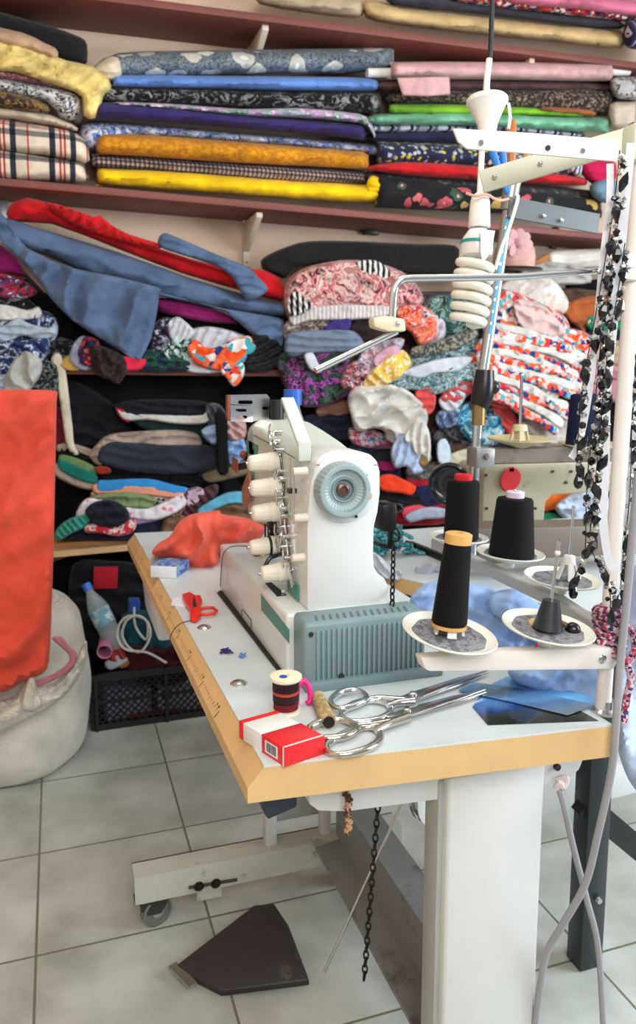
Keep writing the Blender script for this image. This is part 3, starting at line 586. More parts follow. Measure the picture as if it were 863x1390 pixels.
C('teal and white leaf print cloth, lower hanging fold', teal, [(524, 520), (552, 506), (600, 498), (640, 492), (652, 500), (636, 520), (616, 530), (586, 532), (560, 526), (540, 528)], 2.87, .05, [(60, 20, .008)])
C('white cloth wedge between the teal print folds', fab('white_scrap', (206, 208, 216)), [(548, 506), (570, 496), (600, 490), (640, 488), (620, 500), (590, 506), (570, 512)], 2.83, .02, R=6)
coralr = fab('coral_red', (214, 80, 78))
C('coral and white folded hem hanging right of the teal print', coralr, [(600, 540), (620, 524), (650, 508), (670, 494), (684, 500), (680, 516), (660, 522), (640, 530), (612, 546)], 2.85, .03, R=7)
C('white triangle of cloth below the coral hem', fab('white_scrap', (206, 208, 216)), [(598, 544), (616, 532), (632, 524), (630, 536), (616, 552), (604, 552)], 2.84, .02, R=6)
C('white and coral hem hanging at the centre under the teal print', coralr, [(566, 532), (584, 530), (590, 540), (584, 556), (574, 560), (568, 546)], 2.84, .02, R=5)
# --- right pile
owt = fab('owt', (240, 90, 40), 'cells', [(238, 84, 36), (228, 190, 184), (236, 110, 70), (232, 226, 220), (40, 60, 130), (226, 180, 176), (80, 170, 176), (224, 50, 40)], 50, warp=.1)
C('white crumpled lace cloth topping the right pile', fab('lace_white', (226, 216, 206), 'noise', [(230, 222, 212), (210, 196, 184)], 14), [(680, 390), (696, 376), (716, 364), (736, 372), (756, 388), (768, 412), (764, 424), (748, 420), (720, 410), (690, 404)], 2.98, .06, [(60, 16, .006)])
C('orange pink and white patterned cloth, top layer of the right pile', owt, [(672, 420), (684, 396), (710, 404), (740, 418), (762, 428), (770, 444), (760, 456), (730, 452), (700, 446), (676, 446)], 2.95, .08, [(60, 22, .01)])
C('pink white layer hanging across the patterned pile', fab('pinkish', (220, 190, 186), 'spots', [(90, 170, 176), (230, 110, 70), (230, 140, 120)], 24, .3, .2, gap=.5), [(700, 410), (730, 416), (752, 432), (764, 450), (748, 454), (720, 446), (704, 434)], 2.86, .02, R=8)
C('orange patterned cloth, second layer of the right pile', owt, [(664, 470), (672, 448), (700, 444), (740, 452), (776, 450), (800, 464), (796, 484), (770, 486), (740, 474), (700, 466)], 2.92, .07, [(80, 14, .01)])
wl = wl_ = fab('white_layers', (214, 212, 204))
C('white cloth layer in the right pile, upper of three', wl, [(652, 462), (690, 458), (730, 464), (776, 478), (794, 484), (780, 490), (740, 486), (700, 474), (660, 474)], 2.86, .03, [(84, 7, .006)], R=7)
C('white cloth layer in the right pile, middle of three', wl, [(648, 480), (690, 474), (730, 486), (760, 504), (772, 520), (760, 524), (730, 512), (690, 496), (654, 496)], 2.85, .04, [(70, 9, .008)], R=9)
C('white cloth layer in the right pile, lowest of three', wl, [(646, 500), (680, 494), (710, 504), (740, 518), (758, 534), (744, 544), (726, 530), (700, 516), (660, 510)], 2.84, .03, [(60, 8, .008)], R=8)
C('orange and blue patterned fringe at left of the right pile', owt, [(640, 490), (650, 466), (664, 462), (662, 480), (652, 500), (642, 502)], 2.86, .03, R=6)
LR = random.Random(31)
LAY = ['upper part of the right pile', 'just under the lace topped cloth', 'middle of the right pile', 'level with the chrome pole grip', 'lower part of the right pile', 'near the hanging fringe']
for i in range(12):
    y0 = 440+i*8.2; x0 = 664-i*1.6+LR.uniform(-6, 6); x1 = 786-abs(i-5)*5+LR.uniform(-8, 8); dr = 22+i*2.6
    up_ = [(x0+(x1-x0)*t, y0+dr*t**1.4+LR.uniform(-2.5, 2.5)) for t in (0, .2, .4, .6, .8, 1)]
    dn_ = [(x, y+6.5+LR.uniform(-1, 2)) for x, y in up_[::-1]]
    C('%s layer edge in the rumpled stack, %s' % (['white', 'orange and white'][i % 2], LAY[i//2]), [wl_, owt][i % 2], up_+dn_, 2.845-.004*i, .03, [(88, 7, .002), (10, 30, .007)], .004, R=6)
C('orange patterned cloth hanging under the white layers', owt, [(648, 504), (690, 510), (716, 520), (736, 532), (738, 548), (726, 560), (712, 544), (690, 526), (660, 518)], 2.85, .05, [(40, 14, .01)])
C('orange patterned cloth bunch at the right end of the pile', owt, [(752, 490), (786, 484), (804, 496), (800, 520), (790, 540), (774, 536), (766, 514)], 2.9, .06, [(20, 12, .01)])
C('coral red cloth under the patterned fringe', coralr, [(648, 512), (670, 516), (690, 526), (700, 540), (684, 552), (664, 546), (650, 530)], 2.88, .05)
C('coral red sleeve hanging beside the white sphere bag', coralr, [(668, 544), (688, 552), (700, 570), (712, 590), (700, 596), (684, 580), (670, 560)], 2.9, .04)
C('rust brown cloth behind the beaded trims', fab('rust_brown', (170, 90, 46)), [(764, 420), (790, 406), (830, 402), (863, 404), (863, 430), (800, 440), (796, 452), (780, 440)], 3.02, .07)
C('emerald green strip of cloth behind the beaded trims', fab('emerald', (20, 130, 90)), [(796, 432), (830, 428), (880, 430), (880, 446), (830, 446), (800, 448)], 3.0, .06, R=8)
C('dark navy cloth under the emerald strip', nvy, [(800, 448), (880, 446), (880, 470), (800, 470)], 3.03, .06, R=8)
C('beige cloth fold behind the post at right', fab('beige_fold', (190, 160, 130)), [(806, 470), (880, 464), (880, 494), (808, 492)], 3.0, .06, R=8)
C('dusty pink cloth bunch behind the white post', fab('dusty_pink', (190, 130, 140)), [(806, 500), (830, 494), (880, 498), (880, 540), (826, 544), (804, 530)], 3.0, .06)
C('black cloth filling the right pile under the pink bunch', blk, [(740, 560), (760, 540), (800, 530), (880, 540), (880, 610), (740, 606)], 3.06, .06)
C('dark brown fur cloth right of the hat', fab('fur_brown', (90, 66, 50)), [(750, 400), (780, 392), (810, 396), (860, 390), (870, 410), (800, 418), (764, 416)], 3.06, .06)
C('black cloth band at right above the rust cloth', blk, [(766, 376), (800, 384), (880, 372), (880, 404), (800, 406), (776, 400)], 3.08, .06)
bolt('white roll lying on the right pile behind the trims', fab('white_roll', (222, 216, 206)), [(742, 346, 356), (752, 340, 366), (800, 338, 364), (850, 336, 360), (856, 342, 354)], 3.03, .06, 'loose cloth on the shelves', 'fabric_roll', cat='fabric roll')
C('tan paper corner under the white roll', fab('kraft', (170, 116, 70)), [(710, 362), (726, 358), (744, 348), (742, 358), (728, 366), (714, 368)], 2.98, .01, R=4)
C('grey white cloth slope under the white roll', fab('grey_slope', (180, 176, 170)), [(724, 366), (744, 356), (790, 366), (800, 380), (760, 384), (734, 380)], 3.0, .05)
# hat with pink flower
hp = PY(700, 352, 2.9)
ht = thing('hat', 'pink felt hat with a rose tulle flower and black brim, on the right pile', 'hat', (hp.x, 2.9, PY(700, 368, 2.9).z))
z0 = PY(700, 366, 2.9).z
MB().lathe([(.0, -.004), (.115, -.004), (.12, 0), (.115, .006), (.08, .01), (0, .01)], (hp.x-.01, 2.9, z0), (0, -.05, 1)).build('brim', MATS['black_plastic'], ht)
MB().lathe([(.084, .008), (.086, .05), (.08, .085), (.065, .1), (0, .104)], (hp.x-.01, 2.9, z0), (0, -.05, 1)).build('crown', fab('felt_pink', (216, 168, 156)), ht)
tul = fab('tulle', (220, 170, 172), sheen=.5)
mb = MB(); rnd = random.Random(3); fc = PY(703, 330, 2.82)
for k in range(9):
    a = k*2*math.pi/9; c = fc+V((.04*math.cos(a), .0, .03*math.sin(a)))
    mb.ball(c, .03, 2, (1, .25, .8), Matrix.Rotation(-a, 4, 'Y') @ Matrix.Rotation(rnd.uniform(-.5, .5), 4, 'X'))
mb.ball(fc+V((0, -.01, 0)), .02, 2)
mb.build('flower', tul, ht)

# ================================================================ BELOW THE THIRD SHELF, LEFT (dark stacks)
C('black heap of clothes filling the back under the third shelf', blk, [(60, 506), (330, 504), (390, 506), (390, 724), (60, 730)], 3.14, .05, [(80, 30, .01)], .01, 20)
C('black jumper fold upper left under the third shelf', blk2, [(78, 520), (120, 530), (160, 560), (176, 590), (150, 602), (100, 604), (78, 590)], 3.06, .05)
C('dark wine red cloth at left beside the white tape', fab('wine', (96, 24, 34)), [(74, 560), (84, 556), (90, 580), (86, 600), (74, 602)], 3.0, .05, R=6)
C('black folded cloth above the white edged fold', blk2, [(158, 552), (190, 546), (260, 548), (284, 552), (282, 564), (240, 568), (180, 566)], 2.99, .05, R=8)
C('white edge of a folded shirt under the black fold', fab('white_edge', (200, 200, 196)), [(162, 556), (172, 562), (220, 568), (276, 566), (280, 550), (284, 562), (278, 572), (240, 574), (200, 568), (170, 566)], 2.96, .03, R=5)
C('small red corner beside the white edged shirt', fab('red_corner', (180, 24, 44)), [(158, 554), (164, 556), (176, 566), (174, 572), (164, 566)], 2.95, .02, R=4)
C('dark green fold beneath the white edged shirt', fab('dark_green', (22, 44, 42)), [(180, 570), (240, 576), (280, 578), (292, 590), (292, 602), (260, 592), (200, 582)], 3.0, .04, R=7)
C('grey jeans fold at right of the white edged shirt', fab('grey_jeans', (66, 72, 82), 'noise', [(58, 62, 74), (84, 90, 100)], 30), [(282, 552), (296, 550), (304, 566), (300, 584), (286, 584), (282, 570)], 2.96, .05)
C('pale pink rolled cloth left of the machine head', fab('pale_pink_two', (190, 150, 148)), [(304, 570), (318, 562), (330, 570), (330, 592), (312, 594)], 2.9, .05)
C('light blue mottled jeans left of the machine head', fab('blue_jeans', (130, 164, 206), 'noise', [(110, 146, 196), (160, 190, 222)], 24), [(276, 586), (300, 578), (304, 592), (326, 592), (332, 612), (318, 632), (306, 622), (302, 600), (290, 602)], 2.92, .05)
C('black strap of cloth between the two blue jeans pieces', blk, [(296, 560), (306, 566), (304, 600), (306, 640), (298, 640), (296, 600)], 2.86, .03, R=5)
C('taupe folded cloth in the middle of the dark stack', fab('taupe', (160, 144, 132)), [(124, 620), (134, 606), (150, 594), (190, 588), (240, 588), (266, 592), (272, 602), (262, 608), (200, 604), (160, 606), (144, 616), (138, 632), (128, 626)], 2.96, .045, R=8)
C('taupe tail of cloth running left from the taupe fold', fab('taupe', (160, 144, 132)), [(78, 604), (100, 604), (126, 612), (136, 622), (124, 622), (100, 612), (80, 610)], 2.97, .03, R=5)
C('thick charcoal navy folded cloth under the taupe fold', fab('charcoal_navy', (42, 46, 58)), [(134, 622), (140, 606), (160, 602), (220, 606), (270, 606), (294, 612), (298, 630), (270, 640), (210, 640), (150, 636)], 2.95, .06, [(92, 18, .005)], .004, 14)
C('black cloth left of the charcoal fold', blk, [(84, 612), (110, 614), (132, 630), (130, 640), (104, 632), (84, 624)], 2.98, .05, R=7)
C('olive green folded cloth edge at left of the stack', fab('olive_green', (104, 130, 80)), [(82, 622), (96, 624), (118, 632), (132, 640), (128, 644), (104, 638), (84, 628)], 2.93, .03, R=4)
C('teal green folded cloth edge under the olive one', fab('teal_green', (20, 108, 98)), [(80, 624), (90, 630), (112, 640), (128, 646), (130, 654), (110, 650), (84, 636)], 2.92, .03, R=5)
C('taupe cloth edge under the teal green one', fab('taupe', (160, 144, 132)), [(76, 632), (90, 640), (110, 652), (130, 656), (132, 664), (108, 658), (76, 642)], 2.93, .03, R=5)
C('black cloth layer above the bright blue edge', blk, [(132, 640), (200, 640), (270, 642), (280, 654), (250, 660), (190, 656), (140, 656)], 2.97, .05, R=8)
C('dark red tip under the charcoal fold', fab('brick', (150, 40, 24)), [(130, 636), (146, 636), (150, 640), (134, 642)], 2.9, .02, R=3)
C('bright blue edge of a folded cloth in the stack', fab('bright_blue', (50, 140, 206)), [(134, 656), (150, 654), (200, 656), (236, 660), (254, 666), (252, 670), (220, 664), (170, 662), (136, 662)], 2.91, .02, R=3, cr=.003)
C('salmon folded cloth under the bright blue edge', fab('salmon', (220, 150, 124)), [(128, 660), (160, 660), (210, 664), (250, 670), (246, 674), (200, 670), (150, 668), (130, 668)], 2.92, .03, R=4, cr=.003)
C('flowered red and white edge under the salmon fold', fab('flower_edge', (210, 206, 200), 'spots', [(200, 50, 60), (60, 120, 60), (40, 40, 40)], 50, .45, .2), [(124, 670), (160, 668), (220, 672), (246, 676), (240, 684), (200, 682), (140, 680)], 2.94, .03, R=5)
C('sage green folded cloth in the stack', fab('sage', (120, 140, 96)), [(124, 676), (150, 670), (190, 672), (210, 680), (200, 688), (150, 686), (126, 684)], 2.92, .04, R=6)
C('white cloth with pink dots curving round the navy bundle', fab('pink_dots', (222, 216, 222), 'spots', [(210, 90, 110), (220, 120, 130)], 34, .28, .1), [(106, 700), (116, 682), (130, 680), (170, 690), (200, 694), (230, 682), (246, 674), (252, 682), (240, 692), (210, 702), (180, 704), (150, 696), (130, 694), (116, 702)], 2.9, .04, R=6)
C('navy black bundle at the front of the stack', fab('navy_black', (26, 28, 42)), [(118, 694), (130, 686), (150, 684), (168, 692), (174, 704), (160, 716), (136, 712), (124, 702)], 2.86, .05, R=12)
C('turquoise satin cloth at lower left of the stack', fab('turq', (60, 150, 134), rough=.5), [(76, 724), (90, 712), (108, 702), (122, 700), (116, 712), (96, 722), (78, 732)], 2.88, .04, [(-35, 8, .006)], R=6)
C('red and white ruffled cloth under the navy bundle', fab('red_white', (210, 60, 66), 'noise', [(210, 40, 50), (226, 214, 210), (200, 50, 60)], 16, .4), [(116, 714), (130, 712), (150, 718), (168, 712), (182, 708), (180, 718), (160, 724), (136, 722), (118, 718)], 2.87, .03, R=5)
C('lilac folded cloth right of the navy bundle', fab('lilac_fold', (166, 136, 196)), [(172, 704), (190, 698), (220, 692), (222, 698), (200, 706), (176, 710)], 2.9, .03, R=4)
C('brown print fold right of the lilac fold', fab('brown_print', (130, 90, 80), 'noise', [(150, 100, 90), (80, 60, 60), (170, 130, 110)], 26), [(216, 692), (236, 684), (250, 686), (246, 696), (226, 700)], 2.92, .03, R=5)
C('navy blue cloth lowest in the stack, on the raw shelf', nvy, [(84, 728), (100, 720), (150, 724), (190, 712), (240, 704), (256, 716), (240, 730), (160, 732), (86, 732)], 2.97, .06)
C('dark brown and mauve cloth slanting at right of the stack', fab('mauve_dark', (84, 54, 60)), [(244, 700), (256, 680), (280, 666), (294, 660), (290, 674), (270, 694), (252, 706)], 2.94, .05)
C('pink white print scrap left of the mauve cloth', fab('pw_print', (190, 150, 170), 'noise', [(200, 170, 190), (90, 60, 80)], 24), [(252, 670), (268, 664), (276, 668), (264, 684), (254, 684)], 2.92, .03, R=5)
C('sky blue strip slanting at right above the coral cloth', fab('sky_strip', (100, 176, 208)), [(270, 694), (290, 682), (312, 672), (334, 672), (334, 680), (310, 682), (288, 692), (274, 698)], 2.9, .03, R=4)
C('navy and khaki folds at right beside the jeans', fab('khaki', (120, 106, 80)), [(276, 646), (296, 638), (330, 626), (334, 640), (310, 648), (282, 652)], 2.95, .04, R=6)
C('dark blue fold above the khaki fold', fab('dk_blue', (36, 50, 90)), [(262, 646), (290, 634), (326, 622), (330, 632), (300, 642), (268, 654)], 2.97, .04, R=5)
C('black pile filling right of the stack', blk, [(250, 660), (300, 646), (340, 640), (340, 690), (290, 690), (256, 700)], 3.05, .05)
C('brown leather like bag shape behind the coral cloth', fab('bag_brown', (120, 90, 64), rough=.6), [(218, 716), (230, 700), (260, 694), (300, 686), (340, 682), (340, 730), (220, 736)], 2.96, .08, R=20)
# ================================================================ BEHIND THE MACHINE, CENTRE
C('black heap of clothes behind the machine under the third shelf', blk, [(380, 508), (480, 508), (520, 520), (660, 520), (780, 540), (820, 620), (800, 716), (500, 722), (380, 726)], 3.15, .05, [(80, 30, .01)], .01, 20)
C('salmon brown folded cloth behind the water bottle', fab('salmon_brown', (170, 124, 104)), [(432, 556), (450, 546), (480, 544), (482, 556), (460, 562), (434, 566)], 2.96, .04, R=5)
C('navy folded cloth behind the machine arm, upper', nvy, [(410, 570), (440, 564), (482, 562), (486, 590), (440, 596), (412, 590)], 2.97, .06)
C('dark grey blue folded cloth behind the machine arm, lower', fab('dk_grey_blue', (50, 56, 74)), [(480, 604), (520, 612), (540, 622), (540, 650), (500, 644), (480, 630)], 2.95, .06)
whc = fab('white_shirt', (216, 212, 204))
C('white shirt hanging out of the shelf behind the machine', whc, [(476, 540), (484, 528), (510, 524), (540, 528), (566, 544), (578, 560), (574, 580), (558, 582), (548, 592), (540, 600), (526, 594), (524, 582), (506, 576), (484, 584), (480, 562)], 2.84, .05, [(62, 22, .022), (110, 34, .014)], .003, 12, dens=1100)
C('white shirt sleeve hanging down beside the white shirt', whc, [(556, 582), (570, 570), (578, 584), (582, 604), (580, 624), (572, 612), (570, 624), (560, 606), (552, 596)], 2.8, .03, [(10, 10, .008)], R=7)
C('light blue sleeve hanging below the white shirt', fab('light_blue_sl', (176, 192, 222)), [(536, 606), (546, 594), (558, 598), (570, 616), (566, 628), (570, 638), (562, 640), (552, 630), (538, 632), (534, 620)], 2.82, .04, [(20, 12, .008)], R=8)
C('tan corner behind the light blue sleeve', fab('tan_corner', (176, 130, 60)), [(566, 616), (578, 612), (584, 622), (572, 632)], 2.88, .03, R=5)
C('red and blue flowered fold under the white shirt', fab('rb_floral', (110, 120, 150), 'noise', [(90, 100, 130), (190, 190, 200), (190, 50, 66), (90, 110, 150)], 28, .35), [(476, 584), (500, 582), (522, 594), (530, 604), (510, 606), (480, 598)], 2.9, .04, R=6)
C('orange and yellow striped cap brim behind the machine', fab('hi_vis', (240, 70, 30), 'stripes', [(0, (240, 66, 30)), (.4, (240, 220, 40)), (.6, (240, 66, 30))], 9, stretch=(0, 0, 1)), [(516, 652), (530, 646), (550, 654), (562, 662), (558, 670), (544, 664), (518, 662)], 2.84, .04, R=6)
C('deep pink fold right of the machine column', fab('deep_pink', (170, 40, 110)), [(512, 628), (526, 628), (540, 632), (536, 638), (514, 636)], 2.9, .03, R=3)
C('black fold under the hi vis strip', blk2, [(516, 662), (546, 668), (570, 672), (566, 684), (516, 680)], 2.9, .05, R=7)
C('crimson folded cloth right of the hi vis strip', fab('crimson', (170, 30, 50)), [(552, 650), (574, 648), (600, 646), (602, 656), (570, 660), (556, 660)], 2.93, .04, R=6)
C('grey brown knit above the crimson fold', fab('grey_knit', (96, 86, 84), 'noise', [(80, 72, 72), (120, 110, 104)], 50), [(552, 638), (570, 630), (600, 632), (602, 646), (570, 650), (554, 648)], 2.93, .05, R=8)
C('navy folded cloth under the crimson fold', fab('navy_deep', (34, 40, 80)), [(552, 678), (570, 664), (602, 658), (604, 676), (570, 686)], 2.92, .05, R=8)
C('red jumper lowest behind the second table', fab('red_jumper', (160, 24, 50)), [(514, 702), (540, 693), (580, 688), (606, 688), (606, 708), (560, 711), (516, 711)], 2.93, .06)
C('coral pink and pale grey strip on the red jumper', fab('coral_grey', (226, 80, 96)), [(548, 692), (570, 688), (584, 694), (560, 700), (550, 702)], 2.86, .03, R=4)
C('pale blue grey strip on the red jumper', fab('pale_bg', (170, 180, 200)), [(552, 702), (576, 692), (604, 694), (602, 700), (576, 702), (556, 706)], 2.84, .025, R=4)
C('blue grey jeans scrap beneath the coral hem', fab('bg_jeans', (100, 116, 150), 'noise', [(80, 94, 130), (140, 154, 180)], 26), [(594, 566), (606, 556), (622, 560), (618, 576), (598, 578)], 2.88, .04, R=7)
C('turquoise and white mottled cloth behind the chrome pole', fab('turq_mottle', (130, 180, 196), 'noise', [(190, 206, 206), (60, 150, 180), (40, 60, 80), (200, 214, 212)], 13, .34, .4), [(612, 560), (640, 548), (670, 556), (686, 580), (676, 600), (650, 604), (630, 590)], 2.92, .07)
C('brown cloth between white shirt and jeans scrap', fab('brown_mid', (80, 54, 36)), [(574, 566), (590, 556), (600, 566), (596, 590), (580, 596)], 2.96, .05, R=7)
C('black and grey print cloth under the jeans scrap', fab('bl_gr', (40, 38, 42), 'noise', [(34, 32, 36), (90, 84, 84), (40, 38, 42)], 22), [(588, 584), (610, 574), (640, 588), (644, 606), (610, 612), (590, 606)], 2.95, .06)
C('white drip shaped cloth tip hanging at left of the pole', fab('white_blue2', (200, 212, 224)), [(596, 602), (602, 598), (608, 612), (606, 628), (598, 626)], 2.86, .02, R=4)
C('pale beige folded edge beside the chrome pole', fab('pale_beige', (206, 196, 170)), [(610, 620), (630, 612), (648, 608), (648, 616), (628, 624), (612, 628)], 2.9, .03, R=4)
C('brown folded edge above the pale beige fold', fab('brown_mid', (80, 54, 36)), [(604, 612), (630, 604), (648, 600), (648, 608), (626, 614), (606, 620)], 2.92, .03, R=4)
C('round white padded bag behind the cream thread plate', fab('white_pad', (206, 198, 190), 'noise', [(210, 202, 194), (190, 176, 170)], 20), [(704, 584), (714, 562), (736, 548), (760, 552), (774, 570), (778, 592), (760, 604), (730, 606), (708, 600)], 2.93, .09, (), .008, 26)
C('dark navy cloth left of the round white bag', nvy, [(664, 596), (690, 590), (706, 600), (706, 612), (668, 610)], 2.96, .05, R=6)
# behind the second machine
C('orange cloth lying over the dark pile at right of the second machine', fab('orange_cl', (230, 110, 40)), [(724, 686), (740, 676), (764, 668), (790, 668), (800, 674), (770, 682), (740, 692), (726, 694)], 2.5, .03, R=5)
C('pale blue white cloth bundle behind the tall chrome pin', fab('pale_bw', (190, 204, 222)), [(756, 690), (774, 676), (800, 668), (822, 676), (826, 700), (806, 712), (776, 708)], 2.45, .05)
C('black cloth under the orange cloth at right', blk, [(722, 694), (760, 686), (782, 712), (760, 724), (722, 712)], 2.55, .04, R=8)
C('emerald green scrap beside the red tag at right', fab('emerald', (20, 130, 90)), [(728, 706), (744, 700), (766, 704), (770, 712), (730, 714)], 2.48, .03, R=4)
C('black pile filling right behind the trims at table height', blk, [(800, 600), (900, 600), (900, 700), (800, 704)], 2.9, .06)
a = PY(776, 718, 2.3)
tag(MB().bar(PY(752, 709, 2.32), PY(802, 722, 2.32), .03, .03, bev=.004).build('plastic_case', solid('red_plastic', (222, 40, 34), .4)), 'long red plastic strip behind the tall chrome pin', 'case')
C('red and yellow scrap on the second table near the cones', fab('ry', (210, 50, 40), 'noise', [(210, 40, 40), (236, 200, 40)], 20), [(728, 722), (738, 719), (748, 726), (744, 732), (732, 728)], 2.2, .012, R=4)
# ================================================================ FLOOR, LEFT
sackm = fab('sack_weave', (196, 194, 186), 'check', [(0, (226, 224, 218)), (.5, (246, 244, 238))], 170, var=.12)
# white woven sack standing on the floor: rounded body with sagging rim
sc0 = PY(40, 1050, 2.36)
sb = V((-.20, 2.68, 0)); SR = .255
def sackr(u, h):
    a = u*2*math.pi
    return 1+.05*noise.noise((math.cos(a)*1.6, math.sin(a)*1.6, h*5))+.02*math.sin(9*a+h*14)*noise.noise((h*9, a, 2))
sack = thing('sack', 'bulging white woven sack standing on the tiles at left', 'sack', (sb.x, sb.y, 0))
prof = [(0, .0), (.16, .0), (.215, .02), (.25, .09), (.262, .18), (.262, .28), (.255, .38), (.246, .46), (.232, .51), (.20, .545), (.15, .56), (.10, .545), (0, .53)]
MB().lathe([(a, b) for a, b in [tuple(q) for q in catmull(prof, 4, False)]], sb, (0, 0, 1), 64, sackr).build('body', sackm, sack)
def sheet_on(name, label, poly, Y, mat, parent, **k): return cloth(name, label, None, poly, Y, mat, parent=parent, **k)
sheet_on('rolled_rim', 'folded back rim of the sack', [(-20, 960), (20, 944), (36, 920), (44, 918), (50, 930), (74, 926), (100, 900), (112, 874), (118, 872), (116, 900), (96, 936), (66, 962), (40, 975), (10, 990), (-20, 1000)], 2.34, sackm, sack, bulge=.05, R=9, folds=[(50, 14, .012)], crumple=.008)
pinks = fab('pink_stripe', (206, 132, 144))
sheet_on('pink_stripe', 'pink woven stripe', [(70, 866), (84, 864), (94, 878), (104, 886), (100, 904), (84, 918), (58, 930), (40, 934), (44, 926), (70, 916), (90, 902), (94, 890), (80, 876)], 2.30, pinks, sack, bulge=.004, R=3, crumple=.001)
sheet_on('loose_end', 'twisted top end of the sack', [(30, 948), (36, 926), (42, 914), (48, 922), (52, 942), (58, 956), (44, 966), (30, 962)], 2.27, sackm, sack, bulge=.03, R=6, folds=[(10, 9, .006)], crumple=.004)
# orange red rolled cloth standing on the sack
rc = fab('orange_red', (222, 82, 62), var=.12)
o = cloth('cloth_roll', 'big orange red length of cloth standing on the white sack', 'cloth', [(-40, 530), (0, 528), (50, 529), (76, 531), (77, 545), (75, 640), (73, 740), (70, 830), (68, 880), (64, 908), (50, 918), (30, 926), (14, 936), (0, 940), (-40, 944)], 2.26, rc, .06, .08, 9, [(36, 84, .020), (48, 44, .007)], .004, 2, dens=900)
# ---- crate
crm_ = solid('crate_plastic', (26, 26, 28), .45)
cx0, cx1 = T(128, 993, 0).x, 0.60
cy0, cy1, ch = 2.80, 3.12, .215
cr = thing('crate', 'black plastic lattice crate on the floor under the lowest shelf', 'crate', ((cx0+cx1)/2, (cy0+cy1)/2, 0))
def crate_side(a, b, z0, z1, name):
    a, b = V(a), V(b); d = (b-a); L = d.length; u = d/L; mb = MB(); nrm = u.cross(zz)
    mb.bar(a+zz*(z0+.012), b+zz*(z0+.012), .008, .024); mb.bar(a+zz*(z1-.014), b+zz*(z1-.014), .014, .028)
    for t in (.012, .5*L, L-.012): mb.bar(a+u*t+zz*z0, a+u*t+zz*z1, .010, .022, nrm)
    mb.bar(a+zz*((z0+z1)/2+.0), b+zz*((z0+z1)/2), .006, .01)
    st = .026; n = int(L/st)+8; hh = z1-z0-.05
    for k in range(-8, n):
        for s in (1, -1):
            x0 = k*st; x1 = x0+hh
            if s < 0: p, q = (x1, z0+.024), (x0, z0+.024+hh)
            else: p, q = (x0, z0+.024), (x1, z0+.024+hh)
            # clip to the panel
            (xa, za), (xb, zb) = p, q
            if xa > xb: xa, za, xb, zb = xb, zb, xa, za
            if xb <= 0 or xa >= L: continue
            if xa < 0: za += (zb-za)*(0-xa)/(xb-xa); xa = 0
            if xb > L: zb = za+(zb-za)*(L-xa)/(xb-xa); xb = L
            mb.bar(a+u*xa+zz*za, a+u*xb+zz*zb, .004, .008, nrm)
    return mb.build(name, crm_, cr)
crate_side((cx0, cy0, 0), (cx1, cy0, 0), 0, ch, 'lattice_side'); crate_side((cx1, cy0, 0), (cx1, cy1, 0), 0, ch, 'lattice_side')
crate_side((cx0, cy1, 0), (cx0, cy0, 0), 0, ch, 'lattice_side'); crate_side((cx1, cy1, 0), (cx0, cy1, 0), 0, ch, 'lattice_side')
MB().box(((cx0+cx1)/2, (cy0+cy1)/2, .006), (cx1-cx0, cy1-cy0, .012)).build('crate_floor', crm_, cr)
tag(MB().box((cx0+.12, 2.94, .07), (.17, .22, .11), Matrix.Rotation(.1, 4, 'Z'), .012).build('cloth_bundle', fab('lil_crate', (170, 160, 190))), 'pale lilac bundle inside the left of the lattice crate', 'bundle')
tag(MB().box((cx0+.33, 2.94, .065), (.17, .22, .10), Matrix.Rotation(-.1, 4, 'Z'), .012).build('cloth_bundle', fab('white_crate', (196, 192, 204))), 'whitish bundle inside the lattice crate, beside the lilac one', 'bundle')
tag(MB().box((cx0+.30, 2.93, .024), (.44, .2, .018), None, .004).build('cloth_bundle', fab('red_crate', (150, 30, 40))), 'red cloth at the bottom of the lattice crate', 'cloth')
# things on / behind the crate
K = lambda label, mat, poly, Y=2.9, **k: C(label, mat, poly, Y, k.pop('bulge', .06), k.pop('folds', ()), k.pop('cr', .008), k.pop('R', 14), k.pop('name', 'cloth_bag'), k.pop('cat', 'bag'), None, **k)
K('maroon cloth bag sitting on the black lattice crate', fab('maroon', (66, 16, 26)), [(168, 880), (190, 876), (240, 880), (262, 892), (256, 914), (240, 926), (200, 926), (182, 918), (172, 900)], 2.92, bulge=.10, R=16)
K('dark teal folded cloth on the maroon bag', fab('dark_teal', (18, 70, 86)), [(168, 838), (190, 832), (214, 838), (232, 858), (236, 876), (214, 884), (184, 878), (170, 874)], 2.90, bulge=.07, name='folded_cloth', cat='cloth')
K('black rucksack with red label under the shelf plank', fab('black_bag', (24, 24, 28)), [(100, 768), (150, 764), (190, 768), (210, 790), (206, 850), (180, 880), (130, 880), (100, 850)], 3.04, bulge=.08, R=20)
a, b = PY(126, 770, 2.93), PY(160, 797, 2.93)
tag(MB().box(((a.x+b.x)/2, 2.925, (a.z+b.z)/2), (abs(a.x-b.x), .02, abs(a.z-b.z)), Matrix.Rotation(.06, 4, 'Y'), .005).build('red_pouch', fab('red_label', (168, 24, 40))), 'square red pouch in front of the black rucksack', 'pouch')
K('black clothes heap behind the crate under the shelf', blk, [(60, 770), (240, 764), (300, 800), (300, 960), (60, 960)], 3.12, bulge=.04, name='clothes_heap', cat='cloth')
K('small coral cloth scrap on the crate beside the maroon bag', fab('coral_scrap', (190, 70, 66)), [(146, 886), (156, 876), (170, 878), (172, 890), (150, 896)], 2.86, bulge=.03, R=6, name='cloth_scrap', cat='cloth')
K('white paper scrap on the crate under the coral scrap', fab('white_scrap', (206, 208, 216)), [(144, 900), (168, 888), (174, 894), (150, 908)], 2.85, bulge=.015, R=4, name='paper_scrap', cat='paper')
